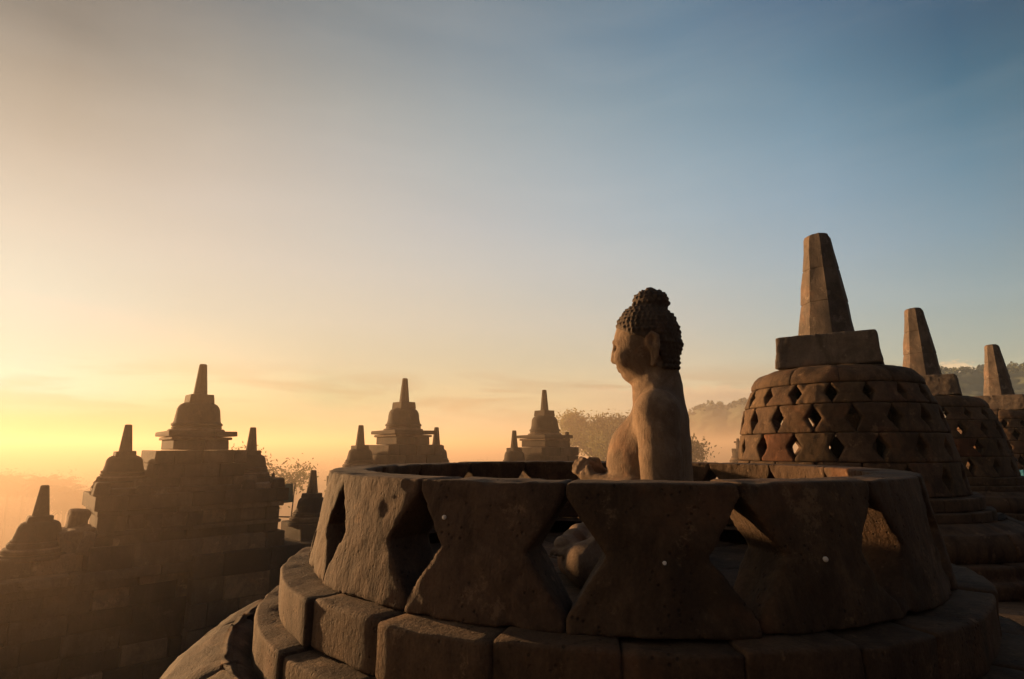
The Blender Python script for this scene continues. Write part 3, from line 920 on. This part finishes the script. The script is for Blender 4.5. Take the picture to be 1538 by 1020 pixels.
def make_dome():
    d = thing('domed_stupa', '', 'stupa', (0, 0, FLOOR))
    rr_ = random.Random(31)
    for ri, (z0, h, r0, r1) in enumerate(ROWS):
        rm_ = (r0 + r1) / 2; W_ = rm_ * step / 2
        hole = .105 if ri < 3 else .085
        VV = []; QQ = []; TT = []; nv = 0
        for i in range(NB):
            az_b = PH0 + (i + .5 * (ri % 2)) * step
            Vp, Q = lattice_block(1000 + ri * 100 + i, W_, z0, h, r0, r1, .17, hole, .40 if ri < 3 else .42, (rr_.uniform(.002, .005),) * 2, res=(.022, .024, .022), k=.016, amp=.9)
            Vp[:, 1] += rr_.uniform(-.008, .008)
            VV.append(wrap(Vp, az_b, rm_)); QQ.append(Q + nv); nv += len(Vp)
            t_ = rr_.uniform(.74, 1.16); c_ = (t_, t_ * rr_.uniform(.93, 1), t_ * rr_.uniform(.86, 1))
            if ri == 1 and i == RED: c_ = (1.35, .90, .72)
            TT.append(np.tile(c_, (len(Vp), 1)))
        o = lower(mesh_obj('lattice_course', np.concatenate(VV), np.concatenate(QQ), M_STONE, d, True, tint=np.concatenate(TT), flip=True))
    cap_prof = [(1.0, .912), (1.205, .914), (1.215, .93), (1.205, .99), (1.165, 1.06), (1.09, 1.13), (.98, 1.175), (.84, 1.205), (.6, 1.225), (.05, 1.23)]
    V_, Q_, T_ = ring_blocks(cap_prof, 1.0, 11, 41, .010, r_jit=.006, z_jit=.003, groove=.012)
    lower(mesh_obj('dome_cap', V_, Q_, M_STONE, d, True, tint=T_, recalc=True))
    # tapering square block and eight-sided spire
    f = Field((-.80, -.80, 1.14), (.80, .80, 1.80), .027)
    hz = (f.Z - 1.215) / .50
    w = .725 - .045 * hz
    b = smax(smax(np.abs(f.X) - w, np.abs(f.Y) - w, .03), np.abs(f.Z - 1.465) - .25, .03)
    jt = np.minimum(np.abs(f.X - .12 + .3 * (f.Z > 1.47)), np.abs(f.Y + .08 - .25 * (f.Z > 1.47)))
    b = b + np.maximum(0, .016 - jt) * .8 + np.maximum(0, .014 - np.abs(f.Z - 1.47)) * .7
    f.F = b; f.rough(4, .010, 61); f.rough(18, .006, 62)
    V_, Q_ = f.mesh()
    rz_h = 0
    h_ = lower(mesh_obj('square_block', V_, Q_, M_SPIRE, d, True))
    V_ = []; Q_ = []
    lev = [(0, .425), (.02, .428), (.3, .387), (.58, .350), (.598, .336), (.616, .346), (.9, .308), (1.16, .273), (1.176, .262), (1.192, .270), (1.5, .232), (1.72, .203), (1.77, .185), (1.80, .14)]
    nsub = 4
    for z, r in lev:
        for i in range(8):
            a0, a1 = R(22.5 + 45 * i), R(22.5 + 45 * (i + 1))
            for k in range(nsub):
                p = Vector((math.cos(a0), math.sin(a0))).lerp(Vector((math.cos(a1), math.sin(a1))), k / nsub) * r
                V_.append((p.x, p.y, 1.712 + z))
    n_ = 8 * nsub
    A = np.array(V_); dd = fbm(A[:, 0], A[:, 1], A[:, 2], 4.5, 77, 4) * .020; q_ = np.hypot(A[:, 0], A[:, 1]); A[:, 0] += A[:, 0] / q_ * dd; A[:, 1] += A[:, 1] / q_ * dd
    for j in range(len(lev) - 1):
        for i in range(n_): Q_.append((j * n_ + i, j * n_ + (i + 1) % n_, (j + 1) * n_ + (i + 1) % n_, (j + 1) * n_ + i))
    Q_.append(tuple((len(lev) - 1) * n_ + i for i in range(n_)))
    lower(mesh_obj('spire', A, Q_, M_SPIRE, d, True, sharp=24))
    for nm, pr, rm_, ns, sd_ in (('upper_base_ring', rounded_band(1.70, -.81, -.642, 1.2), 1.7, 18, 51), ('lower_base_ring', rounded_band(1.785, -.99, -.812, 1.3), 1.78, 18, 52),
                                 ('cushion_moulding', [(r, z - .02 if z < -.95 else z - .09) for r, z in cushion_prof], 2.1, 16, 53), ('plinth', plinth_prof, 2.45, 22, 54)):
        V_, Q_, T_ = ring_blocks(pr, rm_, ns, sd_, .008)
        lower(mesh_obj(nm, V_, Q_, M_STONE, d, True, tint=T_, recalc=True))
    return d


RED = 0
# pick the block that faces the camera's left at the right place for the reddish stone
_v = math.atan2(-DOMES[0][0], -DOMES[0][1]) + R(40)
RED = int(round((_v - PH0 - .5 * step) / step)) % NB
dome = make_dome()
dome_labels = ['nearest whole domed stupa with tall spire, right of the statue, one reddish lattice stone',
               'second domed stupa in the row, half hidden behind the nearest dome',
               'farthest domed stupa at the right edge, with sky showing through its holes']
for i, p in enumerate(DOMES):
    o = dome if i == 0 else copy_tree(dome)
    o.location = (p[0], p[1], FLOOR)
    o['label'] = dome_labels[i]; o['group'] = 'whole domed stupas along the terrace'
    rz = -az_out(p)
    for c in children(o):
        if c.name.startswith('spire'): c.rotation_euler = (0, 0, rz)
        elif c.name.startswith('square_block'): c.rotation_euler = (0, 0, rz + R(9))
        elif i and c.name.startswith(('lattice', 'dome_cap', 'upper', 'lower')): c.rotation_euler = (0, 0, (0, .9, 2.05)[i])

st2 = copy_tree(st); st2.location = (DOMES[0][0] + .24, DOMES[0][1] - .14, -.75); st2.rotation_euler = (0, 0, math.pi / 2 - az_out(DOMES[0]))
st2['label'] = 'stone statue inside the nearest whole dome, glimpsed through a diamond hole'

# ------------------------------------------------------------------ balustrade wall with its niche towers
WB = Vector((0, 0, 0))


def uv(u, n, z=0.0):
    p = U * u + N * n
    return (p.x, p.y, z)


def masonry(mb, x0, x1, y0, y1, z0, z1, bl, bh, rd_, jit=.010, gap=.006, out=.012, ysplit=False):
    z = z0
    nrow = max(1, round((z1 - z0) / bh)); hh = (z1 - z0) / nrow
    for k in range(nrow):
        x = x0; first = True
        while x < x1 - .01:
            L = rd_.uniform(.65, 1.35) * bl
            if first and k % 2: L *= .55
            first = False
            xe = min(x + L, x1)
            if x1 - xe < bl * .35: xe = x1
            o_ = rd_.uniform(-out, out)
            mb.box(x + gap, xe - gap, y0 + o_, y1 - o_, z0 + k * hh + gap * .5, z0 + (k + 1) * hh - gap * .5, jit=jit, rnd=rd_)
            x = xe


# local frame of the wall: x along U, y away from the camera, z up
wall = thing('balustrade_wall', 'long stone block wall with moulded coping in the shadowed lower left', 'wall', uv(0, -12.2, -5.3), RZ_U)
rd = random.Random(77)
mb = MB()
masonry(mb, -9, 15.5, 0, 1.3, -5.3, -2.34, .72, .34, rd, out=.035)
wb = mb.build('wall_face', M_WALL, wall, bevel=.018); wb.location = (0, 0, 5.3)
mb = MB()
masonry(mb, -9, 15.5, -.10, 1.3, -2.34, -2.20, 1.1, .14, rd, out=.012)
masonry(mb, -9, 15.5, -.20, 1.3, -2.20, -2.04, .95, .16, rd, out=.018)
cp = mb.build('coping', M_WALL, wall, bevel=.02); cp.location = (0, 0, 5.3)
mb = MB()
x = -9.0
while x < 15.5:      # broken upper course: some stones missing, others proud
    L = rd.uniform(.55, 1.2)
    hgt = rd.choice((.22, .30, .30, .42))
    if rd.random() < .85 and not (.85 < x < 1.6):
        yo = rd.uniform(-.06, .12)
        mb.box(x + .01, x + L - .01, yo + .12, 1.25, -2.04, -2.04 + hgt, jit=.02, rnd=rd)
    x += L
up = mb.build('upper_course', M_WALL, wall, bevel=.03); up.location = (0, 0, 5.3)


def bell_prof(r, z0, z1, rim=1.12):
    h = z1 - z0
    return [(r * rim * .97, z0), (r * rim, z0 + .03 * h), (r * rim, z0 + .09 * h), (r * 1.04, z0 + .15 * h), (r * 1.02, z0 + .22 * h), (r * .985, z0 + .38 * h), (r * .955, z0 + .55 * h), (r * .93, z0 + .68 * h), (r * .885, z0 + .78 * h), (r * .80, z0 + .88 * h), (r * .66, z0 + .95 * h), (r * .45, z1)]


def small_stupa(parent, name, zs, r, bellh, hw, hh, sh, s0, s1, base, zoff, x=0.0, y=0.0, seed=0):
    """one small bell stupa; zs = bottom of the bell"""
    mb = MB()
    T = Matrix.Translation((x, y, 0))
    z = zs
    for rr_, h_ in reversed(base):
        mb.lathe([(rr_ * .97, z - h_), (rr_, z - h_ + .02), (rr_, z - .025), (rr_ * .95, z)], 28, T, True, .012, seed); z -= h_
    o1 = mb.build('bell_base', M_WALL, parent, True, sharp=30); o1.location = (0, 0, zoff)
    mb = MB(); mb.lathe(bell_prof(r, zs, zs + bellh), 36, T, True, .014, seed + 1)
    o2 = mb.build('bell', M_WALL, parent, True, sharp=40); o2.location = (0, 0, zoff)
    z = zs + bellh - .03
    mb = MB(); mb.box(x - hw, x + hw, y - hw, y + hw, z, z + hh, None, .06, .008, random.Random(seed))
    o3 = mb.build('square_block', M_WALL, parent, bevel=.015); o3.location = (0, 0, zoff)
    z += hh
    mb = MB(); mb.lathe([(s0, z - .01), (s0 * .99, z + .02), (s0 + (s1 - s0) * .5, z + sh * .5), (s1, z + sh * .97), (s1 * .8, z + sh)], 8, T @ Matrix.Rotation(R(22.5), 4, 'Z'))
    o4 = mb.build('spire', M_WALL, parent, bevel=.01); o4.location = (0, 0, zoff)
    for o in (o1, o2, o3, o4): o.name = {'bell_base': 'bell_base', 'bell': 'bell', 'square_block': 'square_block', 'spire': 'spire'}[o.name.split('.')[0]]


def niche_tower():
    t = thing('niche_tower', '', 'niche tower', (0, 0, -5.3), RZ_U)
    zo = 5.3
    rd_ = random.Random(91)
    def part(nm, fn, bevel=.018):
        m_ = MB(); fn(m_); o = m_.build(nm, M_WALL, t, bevel=bevel); o.location = (0, 0, zo); return o
    # body of the niche, seen from its plain back
    part('lower_body', lambda m: (masonry(m, -1.62, 1.62, -.85, .85, -2.04, -1.66, .9, .38, rd_, out=.02), masonry(m, -1.50, 1.50, -.72, .75, -1.66, -1.17, .8, .245, rd_, out=.02)))
    for x_ in (-1.42, -.72, -.05, .62, 1.36):
        part('pilaster', lambda m: m.box(x_ - .13, x_ + .13, -.775, -.69, -1.655, -1.175, None, .0, .008, rd_), .012)
    part('lower_cornice', lambda m: (masonry(m, -1.58, 1.58, -.80, .82, -1.17, -1.07, 1.0, .1, rd_, out=.01), masonry(m, -1.64, 1.64, -.86, .88, -1.07, -.82, .75, .25, rd_, out=.025), masonry(m, -1.55, 1.55, -.75, .8, -.82, -.72, 1.0, .1, rd_, out=.02)))
    # antefix blocks standing on the cornice
    for x_ in (-1.56, -.95, .85, 1.42):
        part('antefix', lambda m: m.box(x_ - .12, x_ + .14, -.86, -.6, -.82, -.82 + rd_.uniform(.14, .26), None, .25, .015, rd_), .03)
    for x_, y_, z_ in ((-1.56, -.2, -.82), (1.52, -.2, -.82)):
        part('finial', lambda m: m.lathe([(.085, z_ - .01), (.095, z_ + .05), (.06, z_ + .08), (.085, z_ + .14), (.05, z_ + .19), (.022, z_ + .27), (.012, z_ + .30)], 12, Matrix.Translation((x_, y_, 0))), .004)
    part('string_course', lambda m: masonry(m, -1.55, 1.55, -.80, .80, -1.50, -1.42, 1.1, .08, rd_, out=.01))
    part('upper_body', lambda m: (masonry(m, -1.05, 1.05, -.62, .66, -.72, -.56, .7, .16, rd_, out=.03), masonry(m, -.80, .80, -.66, .66, -.56, -.05, .55, .255, rd_, out=.02)))
    part('upper_cornice', lambda m: (masonry(m, -.50, .50, -.50, .50, -.05, .14, .6, .21, rd_, out=.012), masonry(m, -.55, .55, -.55, .55, .14, .205, .9, .065, rd_, out=.008), masonry(m, -.61, .61, -.61, .61, .205, .31, .7, .105, rd_, out=.012)))
    small_stupa(t, 'main', .42, .42, .49, .23, .17, .64, .135, .075, [(.52, .07), (.455, .06)], zo, seed=3)
    for x_ in (-1.15, 1.13):
        small_stupa(t, 'flank', -.46, .31, .32, .17, .10, .50, .115, .065, [(.44, .12), (.40, .08), (.36, .06)], zo, x_, .12, seed=7)
    return t


tw = niche_tower()
towers = [((-6.38, 11.65), 0.0, 'largest niche tower with three bell stupas, backlit in golden mist at left'),
          ((-2.85, 15.1), .12, 'middle niche tower with three small spires, behind the left of the open stupa rim'),
          ((1.00, 17.6), .06, 'niche tower with a single main spire just left of the leafy tree and the statue'),
          ((11.85, 28.6), 0.0, 'far niche tower whose flank spire peeps out left of the nearest dome')]
for i, (p, dz, lb) in enumerate(towers):
    o = tw if i == 0 else copy_tree(tw)
    o.location = (p[0], p[1], -5.3 + dz); o['label'] = lb; o['group'] = 'niche towers along the balustrade'

# plinth walls that carry the further towers
for i, (p, L0, L1, lb) in enumerate((((-2.85, 15.1), 5.0, 2.3, 'stone block wall under the middle niche tower behind the open stupa'), ((1.0, 17.6), 2.2, 2.2, 'stone block wall under the niche tower left of the tree'), ((11.85, 28.6), 3, 3, 'distant stone wall under the far niche tower left of the dome'))):
    w_ = thing('tower_wall', lb, 'wall', (p[0], p[1], -5.3), RZ_U)
    mb = MB(); masonry(mb, -L0, L1, -1.2, 1.2, 0, 3.36, .8, .42, rd, out=.03)
    mb.build('wall_face', M_WALL, w_, bevel=.018)

# the small stupas on the wall
def wall_stupa(label, u, n, zbase, sc=1.0, seed=1):
    p = uv(u, n, zbase)
    s_ = thing('wall_stupa', label, 'stupa', p, RZ_U, 'small bell stupas on the balustrade wall')
    small_stupa(s_, 'wall', .28, .315, .33, .175, .10, .50, .125, .065, [(.50, .10), (.45, .09), (.39, .09)], 0, seed=seed)
    s_.scale = (sc,) * 3
    return s_


ws = wall_stupa('small bell stupa alone on the wall at the far left edge', 0, 0, 0, 1.0); ws.location = at_px(52, 838, 10.0)
ws2 = copy_tree(ws); ws2.location = at_px(466, 788, 13.15); ws2['label'] = 'small bell stupa beside the left edge of the open stupa'

# broken stones lying on the wall
def rough_stone(label, loc, dims, rot, seed, group='broken stones on top of the wall'):
    h = max(dims) / 18
    f = Field([-d / 2 - .06 for d in dims], [d / 2 + .06 for d in dims], h)
    f.F = smax(smax(np.abs(f.X) - dims[0] / 2, np.abs(f.Y) - dims[1] / 2, .012), np.abs(f.Z) - dims[2] / 2, .012)
    f.F += fbm(f.X, f.Y, f.Z, 3.2 / max(dims), seed, 3) * .045 * min(dims) + np.maximum(0, vnoise(f.X, f.Y, f.Z, 4 / max(dims), seed + 3)) * .05 * min(dims)
    V_, Q_ = f.mesh()
    o = mesh_obj('broken_stone', V_, Q_, M_STATUE, None, True, sharp=40)
    o.location = loc; o.rotation_euler = rot
    tag(o, label, 'stone', group); return o


rough_stone('tilted square stone standing highest among the broken stones on the wall', at_px(117, 781, 10.6), (.30, .28, .36), (.05, .12, RZ_U + .15), 3)
rough_stone('thin upright stone sliver between the far left bell stupa and the tilted stone', at_px(90, 808, 10.4), (.12, .22, .34), (.0, .06, RZ_U), 5)
rough_stone('broad broken stone under the tilted square stone, sunlit on its left end', at_px(112, 812, 10.3), (.52, .5, .42), (.08, -.1, RZ_U + .1), 9)
rough_stone('low rounded stone at the right of the broken group, with bright left edge', at_px(148, 818, 10.3), (.55, .5, .36), (.0, .28, RZ_U - .1), 13)
rough_stone('pale square stone block on the wall under the largest niche tower', at_px(217, 808, 10.9), (.50, .4, .42), (0, .03, RZ_U), 17)
rough_stone('pale chipped stone block right of the other pale block on the wall', at_px(297, 806, 11.4), (.55, .4, .44), (0, -.03, RZ_U), 19)

# board on a post beside the largest tower
bd = thing('sign_board', 'tilted dark teal board on a thin post beside the largest niche tower', 'board', at_px(425, 790, 13.4), RZ_U - .1)
m_ = MB(); m_.box(-.42, .22, -.015, .015, .50, .92, Matrix.Rotation(R(-4), 4, 'Y')); m_.build('panel', M_TEAL, bd, bevel=.006)
m_ = MB(); m_.tube([(.16, .02, -.1), (.19, .02, .5), (.21, .02, .93)], [.014, .014, .014], 8); m_.tube([(-.25, .02, .22), (.62, .02, .14)], [.016, .016], 8); m_.build('post', M_IRON, bd, True)


# ------------------------------------------------------------------ trees
def leaf_cloud(rs_, centers, spread, n, size, squash=.8):
    V_ = []; F_ = []
    for c in centers:
        for _ in range(n):
            p = np.array(c) + rs_.normal(0, 1, 3) * spread * np.array([1, 1, squash]) * .5
            u_ = rs_.normal(0, 1, 3); u_ /= np.linalg.norm(u_); w_ = np.cross(u_, rs_.normal(0, 1, 3)); w_ /= np.linalg.norm(w_) + 1e-9
            s_ = size * rs_.uniform(.6, 1.3); b = len(V_)
            V_ += [p - u_ * s_, p + w_ * s_ * .45, p + u_ * s_, p - w_ * s_ * .45]; F_.append((b, b + 1, b + 2, b + 3))
    return V_, F_


def broadleaf(name, label, loc, height, width, seed, nclump=60, per=90, leaf=.12, group=None, clump=.7, lift=.35, cat='tree', mat=None):
    rs_ = np.random.RandomState(seed)
    t = thing(name, label, cat, loc, 0, group)
    tr = MB(); tr.tube([(0, 0, -.3), (.05 * width, 0, height * .18), (0, .03 * width, height * .36), (-.03 * width, 0, height * .52)], [height * .028, height * .022, height * .018, height * .012], 9)
    tips = []
    zc_, zh_ = height * (lift + 1) / 2, height * (1 - lift) / 2
    lobes = [(rs_.uniform(-.62, .62), rs_.uniform(-.62, .62), rs_.uniform(-.45, .62), rs_.uniform(.22, .46)) for _ in range(13)] + [(0, 0, -.1, .5)]
    for k in range(nclump):
        lx, ly, lz, lr = lobes[rs_.randint(len(lobes))]
        d = rs_.normal(0, 1, 3); d /= np.linalg.norm(d); d *= lr * rs_.uniform(.55, 1.0)
        tips.append(((lx + d[0]) * width / 2 * 1.05, (ly + d[1]) * width / 2 * 1.05, min(zc_ + (lz + d[2]) * zh_, height * .985)))
    for tp in tips[::2]:
        z0 = height * rs_.uniform(.22, .48); mid_ = (tp[0] * .45, tp[1] * .45, z0 + (tp[2] - z0) * .6)
        tr.tube([(0, 0, z0), mid_, tp], [height * .010, height * .006, height * .002], 5)
    tr.build('trunk', M_BARK, t, True)
    V_, F_ = leaf_cloud(rs_, tips, clump, per, leaf)
    mesh_obj('crown', V_, np.array(F_), mat or M_LEAF, t, False)
    return t


def tree_at(px, py_top, y, **kw):
    x, yy, zt = at_px(px, py_top, y)
    gz = ground_z(x, yy)
    return broadleaf(loc=(x, yy, gz), height=zt - gz, **kw)


tree_at(917, 611, 38, name='leafy_tree', label='leafy tree behind the statue, its crown showing left of the chest', width=7.6, seed=12, nclump=260, per=84, leaf=.11, clump=.66, lift=.50)
tree_at(1022, 655, 36, name='leafy_tree', label='small tree top peeping out at the right of the statue back', width=3.2, seed=15, nclump=60, per=70, leaf=.11, clump=.6, lift=.55)
tree_at(408, 684, 26, name='leafy_tree', label='airy tree with open crown just right of the largest niche tower', width=3.6, seed=21, nclump=60, per=46, leaf=.085, clump=.62, lift=.45)
tree_at(360, 662, 27, name='leafy_tree', label='small tree top behind the right shoulder of the largest niche tower', width=2.0, seed=23, nclump=24, per=40, leaf=.085, clump=.55, lift=.6)


def palm(loc, h, seed, label):
    rs_ = np.random.RandomState(seed)
    t = thing('palm_tree', label, 'palm tree', loc, 0, 'palms in the misty valley')
    m_ = MB(); m_.tube([(0, 0, -.5), (.3, .1, h * .5), (.1, 0, h)], [.22, .15, .12], 8); m_.build('trunk', M_FAR, t, True)
    V_ = []; F_ = []
    for k in range(34):
        a = 2.4 * k + rs_.uniform(-.15, .15); e0 = -.55 + 1.9 * (k / 34); L = rs_.uniform(1.7, 2.4)
        prev = None; p = np.array([.1, 0, h]); e_ = e0
        for s_ in range(9):
            d = np.array([math.cos(a) * math.cos(e_), math.sin(a) * math.cos(e_), math.sin(e_)])
            side = np.array([-math.sin(a), math.cos(a), 0])
            q = p + d * L / 9; wl = .55 * math.sin(math.pi * (s_ + 1) / 10.5) + .05
            for sg in (1, -1):
                b = len(V_); dr_ = np.array([0, 0, -wl * .5])
                V_ += [p, p + side * sg * wl + dr_ + d * .2, p + side * sg * wl + dr_ + d * .34, p + d * .2]; F_.append((b, b + 1, b + 2, b + 3))
            b = len(V_); V_ += [p - side * .03, p + side * .03, q + side * .03, q - side * .03]; F_.append((b, b + 1, b + 2, b + 3))
            p = q; e_ -= .15
    mesh_obj('crown', V_, np.array(F_), M_FAR, t, False)
    return t


def palm_at(px, py, y, seed, label):
    x, yy, zt = at_px(px, py, y); gz = ground_z(x, yy)
    return palm((x, yy, gz), max(3, zt - gz - .4), seed, label)


palm_at(64, 722, 74, 1, 'leftmost clear palm in the mist above the far left bell stupa')
palm_at(93, 724, 78, 2, 'middle palm of the misty group at far left')
palm_at(98, 738, 64, 3, 'lowest and nearest palm of the misty group at far left')
palm_at(122, 743, 68, 4, 'rightmost short palm of the misty group, left of the largest tower')
palm_at(14, 720, 82, 5, 'palm at the left picture edge fading into mist')
palm_at(36, 724, 86, 6, 'palm between the left picture edge and the clear palm, fading into mist')

# soft crowns of the valley trees
base = None
vt = random.Random(3)
spots = []
for k in range(60):
    a = vt.uniform(-50, -20) if k < 44 else vt.uniform(-20, 20)
    d = vt.uniform(140, 240) if k < 44 else vt.uniform(110, 240)
    spots.append((a, d))
valley = []
protos = []
for k in range(3):
    protos.append(broadleaf('valley_tree', 'misty tree', (0, 0, 0), 11, 10, 60 + k, 70, 40, .26, 'trees fading into the valley mist', 1.7, .2, mat=M_FAR))
for k, (a, d) in enumerate(spots):
    o = protos[k] if k < 3 else copy_tree(protos[k % 3])
    x, y = d * math.sin(R(a)), d * math.cos(R(a))
    gz = ground_z(x, y); top = -d * vt.uniform(.020, .060) if k < 44 else -d * vt.uniform(.01, .03)
    s_ = max(.45, (top - gz) / 11.5)
    o.location = (x, y, gz); o.scale = (s_ * vt.uniform(.9, 1.3), s_ * 1.1, s_); o.rotation_euler = (0, 0, vt.uniform(0, 6))
    o['label'] = 'tree crown fading into the golden valley mist at left' if k < 44 else 'tree crown fading into the valley mist behind the stupas'
    o['group'] = 'valley trees fading into mist at left' if k < 44 else 'valley trees fading into mist behind the stupas'


# ------------------------------------------------------------------ visitor sitting by the last dome
def visitor(loc, rz):
    t = thing('person', 'person in a blue top sitting low beside the farthest domed stupa', 'person', loc, rz)
    def fld(nm, lo, hi, fn, mat, h=.016):
        f = Field(lo, hi, h); fn(f); V_, Q_ = f.mesh(); return mesh_obj(nm, V_, Q_, mat, t, True)
    def bodyf(f):
        f.ell((0, 0, .16), (.13, .17, .14)); f.ell((0, 0, .42), (.12, .19, .24), .06); f.cap((0, 0, .60), (.01, 0, .74), .055, .05, .03)
        f.ell((.02, 0, .86), (.095, .078, .12), .02); f.ell((.11, 0, .85), (.02, .016, .022), .015); f.ell((.09, 0, .80), (.03, .03, .02), .02)
        for s_ in (1, -1):
            f.ell((.0, s_ * .08, .86), (.018, .012, .03), .01)
            f.chain([(0, s_ * .19, .58), (.05, s_ * .24, .34), (.30, s_ * .16, .28)], [.055, .045, .032], .03); f.ell((.36, s_ * .14, .28), (.05, .03, .025), .02)
            f.chain([(.02, s_ * .1, .12), (.44, s_ * .12, .14), (.46, s_ * .12, -.26)], [.085, .062, .045], .03); f.ell((.53, s_ * .12, -.29), (.11, .042, .035), .02)
    fld('body', (-.25, -.38, -.36), (.7, .38, 1.05), bodyf, M_SKIN)
    def jac(f):
        f.ell((0, 0, .40), (.135, .205, .26)); f.ell((0, 0, .56), (.11, .20, .09), .05); f.ell((0, 0, .18), (.15, .19, .09), .04)
        for s_ in (1, -1): f.chain([(0, s_ * .19, .58), (.05, s_ * .24, .34), (.27, s_ * .17, .285)], [.068, .06, .045], .03)
    fld('jacket', (-.25, -.38, .05), (.5, .38, .8), jac, M_BLUE)
    def tro(f):
        f.ell((0, 0, .12), (.15, .18, .11))
        for s_ in (1, -1): f.chain([(.02, s_ * .1, .12), (.44, s_ * .12, .14), (.46, s_ * .12, -.24)], [.10, .075, .06], .03)
    fld('trousers', (-.25, -.38, -.36), (.7, .38, .35), tro, M_TROUSER)
    def hr_(f):
        f.ell((.005, 0, .885), (.106, .09, .115)); f.F = np.maximum(f.F, np.minimum(f.X - .03, .90 - f.Z)); f.F = np.maximum(f.F, f.X - .12)
    fld('hair', (-.2, -.2, .7), (.2, .2, 1.05), hr_, M_BLACK, .012)
    return t


px_, py_, _ = at_px(1524, 700, 17.0)
visitor((px_, py_, -1.28), R(200))

# ------------------------------------------------------------------ morning haze: one closed box of even density
def air(name, density, aniso, colour):
    m, q, out = new_mat(name)
    pv = q.node('ShaderNodeVolumePrincipled')
    pv.inputs['Color'].default_value = (*colour, 1); pv.inputs['Density'].default_value = density; pv.inputs['Anisotropy'].default_value = aniso
    q.l.new(pv.outputs[0], out.inputs['Volume'])
    return m


hb = MB(); hb.box(-660, 660, -135, 720, -26, 96)
tag(hb.build('haze', air('haze_air', HAZE_D, 0.2, (.66, .80, .95))), 'thin morning haze over the terraces, the valley and the hills', 'haze', kind='stuff')
# the bank of mist that fills the valley and drifts in over the outer courtyard
mb = MB(); mb.box(-420, 760, 6.4, 640, -24, 2.6)
ms = mb.build('mist', air('mist_air', MIST_D, 0.36, (.84, .68, .53))); ms.rotation_euler = (0, 0, RZ_U)
tag(ms, 'bank of golden mist filling the valley and drifting round the outer towers', 'mist', kind='stuff')
